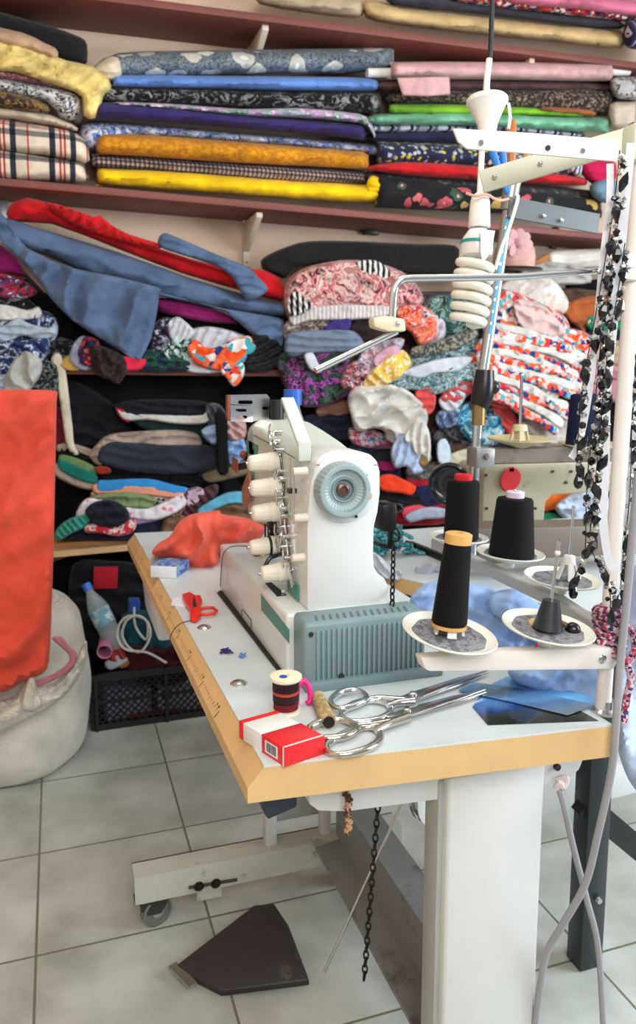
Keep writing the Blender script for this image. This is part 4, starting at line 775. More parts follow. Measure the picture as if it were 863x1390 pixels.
K('tan cardboard scrap on the crate left of the maroon bag', fab('kraft', (170, 116, 70)), [(160, 898), (174, 894), (176, 902), (164, 906)], 2.86, bulge=.02, R=4, name='cardboard_scrap', cat='cardboard')
p, q = PY(134, 876, 2.80), PY(146, 888, 2.90)
mb = MB(); mb.lathe([(.024, 0), (.027, 0), (.027, .12), (.024, .12), (.024, 0)], (p.x+.018, 2.78, p.z-.02), (.15, 1, .1), 20)
tag(mb.build('plastic_tube', solid('pink_plastic', (196, 120, 160), .4)), 'open pink plastic tube lying on the crate by the sack', 'tube')
# PET bottle lying slanted
clear = solid('clear_plastic', (206, 222, 228), .10, trans=.72, ior=1.2, var=0.)
def bottle(label, base, axis, L, R, cap, water=False, labcol=None):
    a = V(axis).normalized(); t = thing('water_bottle', label, 'bottle', base)
    pr = [(0, .002), (R*.8, 0), (R, .04*L), (R, .12*L), (R*.95, .15*L), (R, .18*L), (R, .30*L), (R*.95, .33*L), (R, .36*L), (R, .62*L), (R*.8, .72*L), (R*.45, .84*L), (R*.36, .88*L), (R*.36, .93*L)]
    MB().lathe(pr, base, a, 28).build('bottle_body', clear, t)
    MB().lathe([(0, .90*L), (R*.45, .90*L), (R*.45, L), (0, L)], base, a, 24).build('cap', solid('cap_blue', cap, .4), t)
    if labcol: MB().lathe([(R*1.01, .38*L), (R*1.015, .40*L), (R*1.015, .58*L), (R*1.01, .60*L)], base, a, 28).build('paper_label', fab('bottle_label', labcol, 'noise', [(200, 214, 214), (120, 170, 190)], 30), t)
    return t
b0 = PY(160, 880, 2.83); b1 = PY(116, 792, 2.9)
bottle('crushed clear water bottle with blue cap slanting beside the sack', b0, b1-b0, (b1-b0).length, .038, (40, 100, 190), labcol=(190, 210, 214))
# white cable coil
cable = solid('white_cable', (190, 190, 184), .5)
def coil(name, label, pts, r, mat, cat): return tag(MB().tube(smooth3(pts, 8), r, 8).build(name, mat), label, cat)
coil('cable', 'looped whitish cable hanging over the teal cloth behind the table', [PY(*p, Y) for p, Y in [((182, 824), 2.80), ((184, 850), 2.78), ((198, 868), 2.77), ((200, 846), 2.76), ((188, 836), 2.76), ((172, 842), 2.77), ((166, 862), 2.78), ((176, 880), 2.78), ((192, 884), 2.76), ((204, 862), 2.76), ((198, 842), 2.77), ((176, 836), 2.79), ((162, 848), 2.79), ((160, 868), 2.78), ((172, 882), 2.77), ((200, 886), 2.76), ((226, 900), 2.75)]], .0045, cable, 'cable')
tag(MB().box(PY(181, 822, 2.88)+V((0, 0, -.02)), (.04, .05, .09), Matrix.Rotation(.1, 4, 'Y'), .003).build('small_box', fab('blue_white_box', (60, 90, 170), 'stripes', [(0, (50, 80, 170)), (.5, (214, 220, 230))], 22, stretch=(0, 0, 1))), 'small blue and white box standing behind the cable loop', 'box')
# ================================================================ SEWING TABLE
zt = .79
lam = solid('laminate', (204, 214, 216), .38, var=.03, dirt=((176, 184, 184), 9, .62))
edge = solid('wood_edge', (214, 178, 124), .5, var=.07, vscale=14, dirt=((150, 110, 66), 30, .68))
paintw = solid('grey_paint', (208, 210, 208), .42, var=.04, dirt=((150, 150, 140), 9, .66))
steel = solid('steel', (200, 200, 200), .22, 1., var=.06, vscale=30)
chrome = solid('chrome', (222, 222, 224), .12, 1., var=.03)
dsteel = solid('dark_steel', (70, 68, 66), .4, .8)
rubber = solid('black_rubber', (22, 22, 24), .6)
nl, nr, fl_ = T(358, 1040, zt), T(831, 984, zt), T(182, 724, zt)
fr = fl_+(nr-nl)
tb = thing('sewing_table', 'sewing table with pale top, tan slanted wooden edge and ruler marks', 'table', (.5, 1.6, 0))
inx = (nr-nl).normalized(); iny = (fl_-nl).normalized()
# laminate sheet and the wooden core
MB().prism([nl+zz*-.002, nr+zz*-.002, fr+zz*-.002, fl_+zz*-.002], (0, 0, .003)).build('laminate_top', lam, tb)
def prof(o):   # section of the core across the table at one end
    return [o+zz*-.002, o+zz*-.012-inx*.008, o+zz*-.028-inx*.022, o+zz*-.05-inx*.022]
def sec(o, r): 
    a = prof(o); return a+[r+zz*-.05, r+zz*-.002]
oy = iny*.012
MB().loft([sec(nl-iny*.0, nr), sec(fl_, fr)]).build('wood_core', edge, tb, angle=20)
# ruler printed along the bevel
rp = MB()
def bev(px0, px1, t, s):  # point on the bevel: t along the length, s from 0 top to 1 bottom
    a = nl+zz*-.0125-inx*.0085; b = nl+zz*-.0275-inx*.0215; d = (fl_-nl)
    return a.lerp(b, s)+d*t+(zz-inx*1.1).normalized()*.0006
def mark(t, s0, s1, w=.0016):
    a, b = bev(0, 0, t, s0), bev(0, 0, t, s1); e = iny*w
    rp.quad([a, b, b+e, a+e])
t = .14
k = 0
while t < .93:
    big = k % 10 == 0; mid = k % 5 == 0
    mark(t, .30, .95 if big else .75 if mid else .55, .002 if big else .0012)
    if big: mark(t+.006, .05, .22, .006); mark(t+.014, .05, .22, .003)
    t += .0082; k += 1
rp.build('ruler_scale', solid('ruler_ink', (84, 62, 36), .8), tb)
# two domed caps set in the top
for i, (px, py) in enumerate([(277, 853), (324, 929)]):
    p = T(px, py, zt)
    MB().lathe([(.0, .007), (.006, .0062), (.011, .004), (.0145, .001), (.0145, 0), (0, 0)], p+zz*.001, (0, 0, 1), 28).build('domed_cap', chrome, tb)
# frame under the top
MB().prism([PY(418, 1060, 1.0), PY(420, 1092, 1.0), PY(432, 1101, 1.0), PY(470, 1102, 1.0), PY(600, 1085, 1.0), PY(737, 1066, 1.0), PY(770, 1058, 1.0), PY(786, 1045, 1.0), PY(793, 1028, 1.0)], (0, .045, 0), .002).build('end_bracket', paintw, tb)
q = [PY(586, 1060, .985), PY(738, 1050, .985)]
lx0, lx1 = PY(607, 1100, .985).x, PY(737, 1100, .985).x; lxs = PY(584, 1100, 1.02).x
lt = MB(); lt.box(((lx0+lx1)/2, 1.008, .355), (lx1-lx0, .05, .68), None, .006, 3); lt.build('leg', paintw, tb)
MB().box((lx0-.004, 1.02, .355), (.010, .045, .66), None, .002).build('leg_side_plate', solid('grey_paint_dark', (168, 170, 166), .45), tb)
for (sx, sz) in ((PY(757, 1042, .995), 0),):
    MB().cyl(sx+V((0, -.001, 0)), sx+V((0, .006, 0)), .0055, seg=14).build('bolt_hole', solid('dark_hole', (60, 45, 35), .8), tb)
MB().box(((lx0+lx1)/2+.01, 1.01, .03), (.56, .07, .05), None, .006).build('near_foot', paintw, tb)
# long beam running back between the near and far legs
ba, bb = PY(470, 1098, 1.55), PY(590, 1300, 1.12)
MB().prism([V((bb.x-.03, 1.03, .12)), V((bb.x-.03, 1.03, .13)), V((bb.x+.03, 1.03, .14)), V((bb.x+.03, 1.03, .25)), V((bb.x+.1, 1.03, .25)), V((bb.x+.1, 1.03, .12))], (0, .69, 0)).build('stretcher_beam', solid('beam_grey', (128, 132, 132), .45, dirt=((90, 86, 80), 8, .55)), tb)
# far foot: a channel with two slotted bolts and casters
fa, fb = PY(182, 1192, 1.70), PY(690, 1135, 1.70); fz0, fz1 = PY(190, 1228, 1.70).z, PY(190, 1192, 1.70).z
fx0, fx1 = PY(183, 1210, 1.70).x, PY(486, 1165, 1.70).x+.12
footm = solid('foot_paint', (186, 188, 176), .45, dirt=((110, 104, 90), 12, .58))
MB().prism([(fx0, 1.70, fz0), (fx1, 1.70, fz0), (fx1, 1.70, fz1), (fx0, 1.70, fz1)], (0, .004, 0)).prism([(fx0, 1.704, fz1-.004), (fx1, 1.704, fz1-.004), (fx1, 1.704, fz1), (fx0, 1.704, fz1)], (0, .06, 0)).prism([(fx0, 1.76, fz0), (fx1, 1.76, fz0), (fx1, 1.76, fz1), (fx0, 1.76, fz1)], (0, .004, 0)).build('far_foot', footm, tb)
for px, py in ((270, 1203), (293, 1199)):
    p = PY(px, py, 1.698)
    MB().lathe([(.012, 0), (.012, .002), (.006, .002), (.006, .009), (0, .009)], p, (0, -1, 0), 20).build('bolt', dsteel, tb)
p, q = PY(256, 1205, 1.6985), PY(322, 1194, 1.6985)
MB().bar(p, q, .001, .009, V((0, 0, 1))).build('slot', solid('slot_dark', (70, 66, 60), .7), tb)
# uprights from the far foot
for x0, x1 in ((359, 374), (434, 446)):
    a, b = PY(x0, 1165, 1.74), PY(x1, 1162, 1.74)
    MB().box(((a.x+b.x)/2, 1.74, (a.z+.74)/2), (b.x-a.x, .03, .74-a.z), None, .002).build('far_upright', paintw, tb)
a, b = PY(372, 1140, 1.76), PY(436, 1130, 1.76)
MB().box(((a.x+b.x)/2, 1.765, .46), (b.x-a.x+.02, .012, .56)).build('far_panel', solid('panel_grey', (172, 174, 170), .5, dirt=((110, 104, 96), 7, .55)), tb)
p, q = PY(262, 1215, 1.71), PY(312, 1260, 1.71)
MB().box(((p.x+q.x)/2-.005, 1.715, (fz0+.02)/2+.02), (.06, .012, fz0-.03)).build('foot_tab', footm, tb)
def caster(px, py, Y, r):
    p = PY(px, py, Y); c = V((p.x, Y, r)); e = bpy.data.objects.new('caster', None); COL.objects.link(e); e.parent = tb; e.location = c-wloc(tb)
    MB().lathe([(0, -.012), (r*.4, -.012), (r*.45, -.009), (r*.8, -.009), (r*.86, -.013), (r, -.011), (r, .011), (r*.86, .013), (r*.8, .009), (r*.45, .009), (r*.4, .012), (0, .012)], c, (.35, -1, 0), 32).build('wheel', solid('caster_grey', (104, 110, 104), .5), e)
    MB().lathe([(0, -.0135), (r*.38, -.0135), (r*.38, .0135), (0, .0135)], c, (.35, -1, 0), 20).build('hub', steel, e)
    k = MB(); t = fz0
    k.prism([c+V((-r*.5, -.018, 0)), c+V((r*.3, -.018, 0)), c+V((r*.9, -.018, t-r)), c+V((-r*1.1, -.018, t-r)), c+V((-r*1.0, -.018, r*.4))], (0, .003, 0))
    k.prism([c+V((-r*.5, .015, 0)), c+V((r*.3, .015, 0)), c+V((r*.9, .015, t-r)), c+V((-r*1.1, .015, t-r)), c+V((-r*1.0, .015, r*.4))], (0, .003, 0))
    k.box(c+V((-.005, 0, t-r-.003)), (.09, .04, .006), None, .002); k.build('fork', dsteel, e)
caster(212, 1250, 1.725, .036); caster(474, 1195, 1.725, .036)
# dark motor cover below the near corner and white tray below the far corner
p = PY(382, 1098, 1.2)
MB().prism([PY(352, 1080, 1.15), PY(404, 1080, 1.15), PY(403, 1096, 1.15), PY(364, 1113, 1.15), PY(358, 1104, 1.15)], (0, .12, 0), .003).build('knee_lever_box', solid('blue_black', (52, 58, 74), .5), tb)
bx0 = PX(184, 790, .225)
MB().prism([V((.222, 2.10, .742)), V((.50, 2.10, .742)), V((.49, 2.10, .56)), V((.236, 2.10, .56))], (0, .32, 0), .012).build('hanging_tray', solid('white_plastic', (206, 212, 218), .4), tb)
# pulley rim seen between beam and leg
p = PY(578, 1095, 1.25)
MB().lathe([(.0, 0), (.05, 0), (.06, .004), (.06, .012), (.05, .016), (.06, .02), (.06, .028), (0, .03)], p+V((.02, .02, .02)), (.3, -1, 0), 36).build('pulley', steel, tb)
# chains, rod
def chain(name, label, cat, a, b, link, r, mat, parent=None, sag=None):
    a, b = V(a), V(b); n = max(2, int((b-a).length/link)); mb = MB(); d = (b-a).normalized(); s = d.orthogonal().normalized(); u = d.cross(s)
    for i in range(n):
        c = a.lerp(b, (i+.5)/n); w = s if i % 2 else u; pts = []
        for k in range(12):
            t = k*math.pi/6; pts.append(c+d*(math.cos(t)*link*.68)+w*(math.sin(t)*link*.34))
        mb.tube(pts, r, 6, False, True)
    o = mb.build(name, mat, parent)
    if parent is None: tag(o, label, cat)
    return o
darkiron = solid('dark_iron', (52, 44, 42), .45, .7)
chain('chain', 'dark iron chain hanging from the table to the pedal', 'chain', PY(513, 1092, 1.22), PY(494, 1330, 1.22), .014, .0017, darkiron)
tag(MB().cyl(PY(548, 1085, 1.3), PY(440, 1320, 1.3), .003, seg=10).build('treadle_rod', steel), 'thin steel rod slanting down beside the dark chain', 'rod')
rag = fab('rag', (190, 150, 116), 'noise', [(200, 160, 126), (90, 66, 52)], 60)
tw = [PY(468, 1076, .992), PY(474, 1086, .985), PY(471, 1100, .985), PY(474, 1116, .985), PY(471, 1130, .985)]
MBt = MB()
for i, p in enumerate(smooth3(tw, 4)): MBt.ball(p+V((.0015*(-1)**i, 0, 0)), .0052, 1, (1, 1, .8))
tag(MBt.build('twisted_rag', rag), 'twisted bit of rag tied through the hole under the table edge', 'rag')
# pedal
pm = solid('pedal_black', (44, 40, 40), .5, var=.1, dirt=((120, 108, 96), 6, .62))
pd = thing('foot_pedal', 'dark slanting foot pedal plate on the floor under the table', 'pedal', (.38, 1.55, 0))
P1, P2, P3, P4 = T(236, 1312, .02), T(345, 1228, .10), T(372, 1226, .10), T(420, 1330, .03)
MB().prism([P1, P2, P3, T(392, 1256, .085), P4, T(300, 1345, .015)], (0, 0, -.014), .003).build('tread_plate', pm, pd)
MB().bar(P2.lerp(P3, .5)-zz*.05, P2.lerp(P3, .5)-zz*.1, .05, .03).build('pedal_base', dsteel, pd)
a = T(238, 1318, .03); MB().bar(T(234, 1310, .02), T(262, 1338, .012), .02, .006).build('edge_trim', steel, pd)

# second table leg, cables etc at right
dk = solid('dark_green_steel', (48, 56, 58), .35, .3, var=.1, vscale=6)
# ================================================================ COVERSTITCH MACHINE
mw = solid('machine_white', (212, 216, 214), .35, var=.03, coat=.2, dirt=((176, 180, 170), 14, .66))
mg = solid('machine_greenish', (196, 206, 196), .38, var=.05, dirt=((140, 146, 130), 16, .6))
tealg = solid('teal_grey', (124, 146, 150), .42, var=.04); tealp = solid('teal_panel', (70, 140, 130), .45, var=.05)
wheelg = solid('wheel_grey', (146, 166, 168), .35, var=.04)
cream = solid('knob_cream', (224, 218, 202), .38, var=.03)
blackp = MATS['black_plastic']; brownp = solid('red_brown', (134, 70, 52), .5)
sm = thing('sewing_machine', 'white coverstitch sewing machine with five cream tension knobs and grey handwheel', 'sewing machine', (.46, 1.45, zt))
BX0, BX1, BY0, BY1, BZ = .347, .56, 1.206, 1.765, .903
b_ = MB(); b_.box(((BX0+BX1)/2, (BY0+BY1)/2, (zt+BZ)/2), (BX1-BX0, BY1-BY0, BZ-zt), None, .006, 3); b_.build('bed', mw, sm)
e = BX0-.0006
def onx(px, py, dx=0): return PX(px, py, e-dx)
MB().prism([onx(354, 806), onx(392.5, 855), onx(392.5, 874), onx(354.5, 828)], (.0004, 0, 0)).build('teal_side_panel', tealp, sm)
fr_ = MB()
for a, b in (((328, 828), (328, 838)), ((341, 843), (341, 853)), ((329, 827), (341, 842))): fr_.tube([onx(*a), onx(*b)], .0009, 6)
fr_.build('side_slot', blackp, sm)
zt3 = BZ+.0006
MB().prism([T(360, 792, zt3), T(368, 791, zt3), T(389, 808, zt3), T(376, 809.5, zt3)], (0, 0, .001)).build('throat_plate', blackp, sm)
MB().prism([T(338, 748, zt3), T(372, 745, zt3), T(376, 752, zt3), T(346, 756, zt3)], (0, 0, .0008)).build('needle_plate', steel, sm)
for px, py in ((384, 803),): MB().cyl(T(px, py, zt3+.001), T(px, py, zt3+.002), .003, seg=12).build('screw', chrome, sm)
MB().ball(T(356, 757, zt3)+zz*.005, .005, 2).build('yellow_stud', solid('yellow_stud', (220, 190, 40), .4), sm)
# ribbed end cover
X0, X1, CYN = .36, .577, 1.146
cv = MB()
n = 22; pts = []; ch_ = BZ-.006
cv.box(((X0+X1)/2, (CYN+1.215)/2+.002, (zt+BZ)/2), (X1-X0, 1.215-CYN, BZ-zt+.002), None, .008, 3)
cv.build('end_cover', tealg, sm)
rb_ = MB()
for i in range(n):
    x = X0+.022+(X1-X0-.03)*i/(n-1); rb_.bar((x, CYN-.0005, zt+.014), (x, CYN-.0005, BZ-.012), .0045, .004, V((0, 1, 0)), .001)
o = rb_.build('cover_ribs', tealg, sm)
vent = solid('vent_dark', (92, 108, 112), .6)
vb = MB()
for i in range(14):
    x = X0+.025+(.16)*i/13; vb.bar((x, 1.158, BZ+.0015), (x+.006, 1.182, BZ+.0015), .0035, .0012)
vb.build('vent_slots', vent, sm)
for px, py, r in ((422, 861, .004), (463, 918, .0055), (420, 931, .004)):
    p = PY(px, py, CYN-.002); MB().cyl(p, p+V((0, -.002, 0)), r, seg=16).build('cover_screw', dsteel, sm)
MB().box((.482, 1.17, zt+.009), (.245, .07, .018), None, .004).build('cover_plinth', solid('plinth_grey', (120, 142, 148), .45), sm)
# upright column
cpx = [(417, 829), (527, 821), (527, 796), (522, 785), (513, 779), (508, 770), (507, 752), (508, 715), (513, 695), (516, 670), (516, 640), (512, 626), (503, 617), (490, 613), (470, 611), (450, 612), (437, 617), (429, 626), (426, 640), (421, 660), (419, 690), (417, 720)]
Yc = 1.217
cpts = [PY(x, y, Yc) for x, y in cpx]
cm = MB(); cm.prism(cpts, (0, .135, 0), .0035, 2); cm.build('column', mw, sm, angle=30)
# flange disc round the handwheel
fc = PY(469, 661, Yc)
MB().lathe([(0, 0), (.0615, 0), (.0615, .0012), (.0605, .002), (0, .002)], fc+V((0, .0002, 0)), (0, -1, 0), 56).build('flange', mw, sm)
# arm running back to the head
def asec(y, xl, xr, zb, zt_, r=.03):
    cs = []
    for (cx_, cz_, a0) in ((xr-r, zt_-r, 0), (xl+r, zt_-r, 90)):
        for k in range(7):
            a = math.radians(a0+k*15); cs.append(V((cx_+r*math.cos(a), y, cz_+r*math.sin(a))))
    cs += [V((xl, y, zb+.01)), V((xl+.01, y, zb)), V((xr-.01, y, zb)), V((xr, y, zb+.01))]
    return cs
am = MB(); am.loft([asec(1.30, .388, .512, 1.03, 1.166), asec(1.36, .386, .512, 1.03, 1.178), asec(1.45, .386, .51, 1.03, 1.192), asec(1.52, .385, .505, .995, 1.203), asec(1.60, .385, .50, .985, 1.203), asec(1.645, .388, .494, .985, 1.196), asec(1.662, .40, .48, 1.0, 1.18)])
am.build('arm', mg, sm, angle=50)
ex = .3844
def hx(px, py, d=0.): return PX(px, py, ex-d)
MB().prism([hx(334, 596), hx(351, 605), hx(349, 620), hx(334, 614)], (.0006, 0, 0)).build('teal_badge', tealp, sm)
MB().tube([hx(344, 591, .001), hx(372, 605, .001), hx(400, 622, .001)], .0008, 6).build('seam_line', dsteel, sm)
MB().prism([hx(337, 596), hx(343, 582), hx(346, 640), hx(341, 660)], (.002, 0, 0)).build('face_plate', solid('face_blue', (150, 166, 172), .4), sm)
# white lever bar on the arm
p0, p1 = hx(403, 602, .004), hx(381, 541, .004)
lb = MB(); lb.bar(p0+V((.012, 0, 0)), p1+V((.012, 0, 0)), .024, .007, V((0, 0, 1)), .0015); lb.bar(p0+V((.012, -.002, .002)), p0+V((.012, -.004, -.03)), .022, .006, V((0, 1, 0)), .001)
lb.build('lever_bar', mg, sm)
# tension knobs
def knob(px, py, X, Y, z, s=1.0, ring=False):
    base = V((.388, Y, z)); L = (base.x-X); r = .0185*s
    e_ = bpy.data.objects.new('tension_knob', None); COL.objects.link(e_); e_.parent = sm; e_.location = base-wloc(sm); e_['label'] = 'cream fluted tension knob on a steel stem'
    ax = V((-1, -.0, -.03))
    fl = lambda u, h: 1-.03*(1 if int(u*24) % 2 else 0)*(1 if L*.45 < h < L*.9 else 0)
    MB().lathe([(0, L*.12), (r*.98, L*.12), (r, L*.16), (r, L*.40), (r*.93, L*.42), (r*.93, L*.46), (r*.96, L*.48), (r*.82, L*.86), (r*.74, L*.95), (r*.5, L), (0, L)], base, ax, 48, fl).build('cap', cream, e_)
    d = MB()
    for h, rr in ((.0, r*.8), (.003, r*.55), (.0045, r*.95), (.006, r*.4)): d.lathe([(0, h), (rr, h), (rr, h+.0012), (0, h+.0012)], base, ax, 24)
    d.cyl(base+V((.004, 0, 0)), base+V((-L-.004, 0, -.001)), .003, seg=10); d.build('tension_disc', chrome, e_)
    if ring: MB().lathe([(r*1.0, L*.36), (r*1.03, L*.37), (r*1.03, L*.43), (r*.98, L*.44)], base, ax, 36).build('dark_ring', dsteel, e_)
knob(340, 628, .325, 1.376, 1.140); knob(343, 662, .325, 1.362, 1.096); knob(345, 695, .325, 1.352, 1.052)
knob(342, 742, .325, 1.373, .984, .95, True); knob(352, 778, .332, 1.319, .947, .95)
# rods, hooks and small steel bits on the front
tr = MB(); tr.tube([PX(393, 622, .372), PX(393, 695, .372)], .0022, 10); tr.tube([PX(398.5, 632, .372), PX(398.5, 710, .372)], .0022, 10); tr.build('guide_rod', chrome, sm)
MB().box(PX(396, 666, .373), (.014, .014, .008)).build('rod_clip', dsteel, sm)
for px, py in ((404, 640), (405, 703), (402, 757)):
    p = PX(px, py, .374); MB().cyl(p+V((.016, 0, 0)), p+V((-.008, 0, 0)), .0075, .0065, 20).build('cream_peg', cream, sm)
rnd = random.Random(5)
for k, (px, py) in enumerate([(376, 588), (374, 600), (379, 612), (380, 640), (384, 650), (381, 676), (386, 690), (383, 715), (388, 728), (384, 742), (390, 757), (386, 700)]):
    p = PX(px, py, .380); mb = MB(); w = rnd.uniform(.012, .022); a = rnd.uniform(0, 6)
    pts = [p+V((-.004-.008*math.sin(t*2.2), w*math.cos(a+t*3)*.7, w*math.sin(a+t*3))) for t in [i/9 for i in range(10)]]
    mb.tube(pts, .0016, 8); mb.cyl(p+V((.008, 0, 0)), p+V((-.007, 0, 0)), .005, seg=14); mb.build('thread_hook', chrome, sm)
MB().bar(PX(390, 765, .376), PX(397, 796, .376), .003, .010, V((0, 1, 0))).build('take_up_plate', chrome, sm)
MB().bar(PX(374, 610, .3815), PX(389, 760, .3815), .0024, .022, V((0, 1, 0))).build('tension_plate', steel, sm)
MB().prism([PX(390, 782, .384), PX(404, 796, .384), PX(404, 816, .384), PX(390, 801, .384)], (.003, 0, 0)).build('teal_corner', tealp, sm)
MB().tube(smooth3([PX(359, 770, .35), PX(366, 758, .36), PX(376, 754, .375), PX(384, 752, .38)], 5), .004, 8).build('dark_spring', dsteel, sm)
# plates left of the head
pl = MB(); pl.prism([PX(336, 640, .372), PX(341, 662, .372), PX(335, 686, .372), PX(330, 690, .372), PX(328, 678, .372), PX(328, 662, .372)], (.004, 0, 0), .001); pl.build('brown_guard', solid('guard_brown', (156, 100, 70), .4), sm)
MB().prism([PX(315, 620, .352), PX(322, 624, .352), PX(322, 643, .352), PX(314, 636, .352)], (.002, 0, 0)).build('guide_plate', brownp, sm)
MB().bar(PX(322, 634, .354), PX(334, 632, .383), .003, .014).build('plate_arm', dsteel, sm)
MB().ball(PX(330, 617, .376), .008, 2, (1, 1, 1.1)).build('red_knob', brownp, sm)
# needle bar and presser foot
nb = MB()
for px, y0, y1, r in ((360, 700, 738, .0022), (364, 700, 736, .0022), (369, 695, 730, .0045), (374, 700, 733, .003)): nb.tube([PX(px, y0, .405), PX(px, y1, .405)], r, 10)
nb.box(PX(371, 728, .405), (.02, .026, .014), None, .003); nb.box(PX(369, 712, .405), (.018, .02, .02), None, .003); nb.build('needle_bar', dsteel, sm)
MB().prism([T(352, 741, BZ+.004), T(378, 738, BZ+.004), T(380, 744, BZ+.004), T(354, 748, BZ+.004)], (0, 0, .005), .001).build('presser_foot', steel, sm)
# chrome thread bracket on top of the head
bt = MB()
q0 = [(314, 536), (362, 535), (366, 540), (365, 570), (343, 573), (314, 560)]
def slotted(poly, holes, Y, th): # flat plate with slot shaped openings
    vv = [V(p) for p in poly]; ed = []; n0 = len(vv); ed += [(i, (i+1) % n0) for i in range(n0)]
    for h in holes:
        s = len(vv); vv += [V(p) for p in h]; ed += [(s+i, s+(i+1) % len(h)) for i in range(len(h))]
    P, E_, Fc, *_ = delaunay_2d_cdt(vv, ed, [], 1, 1e-5)
    mb = MB(); fr = [mb.bm.verts.new(PY(p[0], p[1], Y)) for p in P]; bk = [mb.bm.verts.new(PY(p[0], p[1], Y+th)) for p in P]; cnt = {}
    for f in Fc:
        c = (sum(P[i][0] for i in f)/len(f), sum(P[i][1] for i in f)/len(f))
        if not _inside(c, poly) or any(_inside(c, h) for h in holes): continue
        mb.bm.faces.new([fr[i] for i in f]); mb.bm.faces.new([bk[i] for i in f][::-1])
        for i in range(len(f)):
            k = tuple(sorted((f[i], f[(i+1) % len(f)]))); cnt[k] = cnt.get(k, 0)+1
    for (i, j), c in cnt.items():
        if c == 1: mb.bm.faces.new((fr[i], fr[j], bk[j], bk[i]))
    return mb
def slot(cx_, cy_, w, h): return [(cx_+(w/2-h/2)*s+h/2*math.cos(a), cy_+h/2*math.sin(a)) for s, a in [(1, math.radians(d)) for d in range(-90, 91, 30)]+[(-1, math.radians(d)) for d in range(90, 271, 30)]]
slotted([(313, 536), (362, 535), (366, 540), (365, 570), (343, 572), (343, 551), (313, 549)], [slot(333, 546, 20, 5), slot(360, 554, 9, 5)], 1.63, .006).build('thread_bracket', steel, sm)
slotted([(312, 550), (343, 551), (343, 573), (313, 572)], [slot(327, 557, 15, 4), slot(328, 566, 15, 4)], 1.612, .004).build('slotted_plate', chrome, sm)
MB().prism([PY(309, 537, 1.612), PY(313, 536, 1.612), PY(313, 572, 1.612), PY(309, 568, 1.612)], (0, .02, 0)).build('bracket_side', brownp, sm)
p = PX(376, 557, .44); MB().cyl(p+zz*-.05, p+zz*.022, .014, seg=20).build('oil_cap', blackp, sm)
# handwheel
hw = bpy.data.objects.new('handwheel', None); COL.objects.link(hw); hw.parent = sm
hc = PY(461, 663, Yc-.004); hw.location = hc-wloc(sm)
flt = lambda u, h: 1-.035*(1 if int(u*72) % 2 else 0)*(1 if .004 < h < .028 else 0)
MB().lathe([(.030, 0), (.046, 0), (.047, .004), (.046, .026), (.044, .030), (.042, .031), (.036, .030), (.0345, .022), (.026, .018), (.024, .019), (.022, .019), (.021, .010), (0, .010)], hc, (0, -1, 0), 144, flt).build('rim', wheelg, hw)
MB().lathe([(.0, .008), (.021, .008), (.021, .020), (.0195, .021), (.018, .020), (.017, .012), (0, .012)], hc, (0, -1, 0), 40).build('inner_ring', tealg, hw)
MB().lathe([(0, .010), (.011, .010), (.011, .019), (.007, .021), (.0065, .016), (0, .016)], hc, (0, -1, 0), 28).build('axle_nut', solid('axle_brown', (110, 84, 80), .35, .5), hw)
for px, py, r, m in ((494, 646, .0055, blackp), (499, 673, .007, solid('tan_plug', (206, 160, 100), .5)), (483, 701, .0025, dsteel)):
    p = PY(px, py, Yc-.002); MB().cyl(p, p+V((0, -.0025, 0)), r, seg=18).build('face_plug', m, sm)
MB().tube([PY(429, 631, Yc-.001), PY(514, 631, Yc-.001)], .0006, 6).build('cap_seam', solid('slot_dark', (70, 66, 60), .7), sm)
# lever and chain at the right of the column
iron = solid('black_iron', (30, 28, 28), .4, .6)
lv = bpy.data.objects.new('lifter_lever', None); COL.objects.link(lv); lv.parent = sm
l0 = PY(522, 700, 1.30); lv.location = l0-wloc(sm)
k = MB(); k.box(PY(522, 700, 1.30), (.03, .05, .052), None, .006); k.bar(PY(512, 682, 1.29), PY(546, 686, 1.29), .02, .004); k.tube([PY(511, 690, 1.30), PY(524, 690, 1.30)], .008, 14); k.build('lever_body', iron, lv)
k = MB(); k.tube(smooth3([PY(530, 690, 1.28), PY(538, 684, 1.28), (PY(546, 690, 1.28)), PY(540, 696, 1.28), PY(534, 694, 1.28), PY(536, 712, 1.28), PY(542, 724, 1.28), PY(540, 734, 1.28), PY(532, 732, 1.28), PY(534, 724, 1.28), PY(541, 727, 1.28)], 6), .0026, 8); k.build('hook', iron, lv)
k = MB(); k.bar(PY(511, 738, 1.285), PY(536, 743, 1.285), .02, .006); k.bar(PY(530, 720, 1.285), PY(530, 742, 1.285), .008, .008, V((0, 1, 0))); k.build('lever_plate', iron, lv)
chain('lifter_chain', '', '', PY(534, 738, 1.28), PY(532, 824, 1.19), .0125, .0016, iron, lv)
# dark slot strip in the table top along the machine
MB().prism([T(295, 806, zt+.0015), T(300, 803, zt+.0015), T(387, 908, zt+.0015), T(379, 915, zt+.0015)], (0, 0, .004)).build('rubber_strip', rubber, tb)
# ================================================================ SMALL THINGS ON THE TABLE
coral = fab('coral_cloth', (240, 104, 84), var=.12)
cloth('folded_cloth', 'crumpled coral cloth heaped on the far left of the sewing table', 'cloth', [(206, 752), (214, 738), (230, 728), (240, 712), (252, 702), (264, 697), (284, 694), (298, 693), (302, 698), (330, 702), (352, 710), (360, 722), (340, 740), (300, 745), (298, 768), (282, 776), (268, 780), (252, 772), (240, 760), (226, 756)], 2.08, coral, .12, .14, 18, [(48, 40, .022), (22, 24, .008)], .003, 3, dens=900)
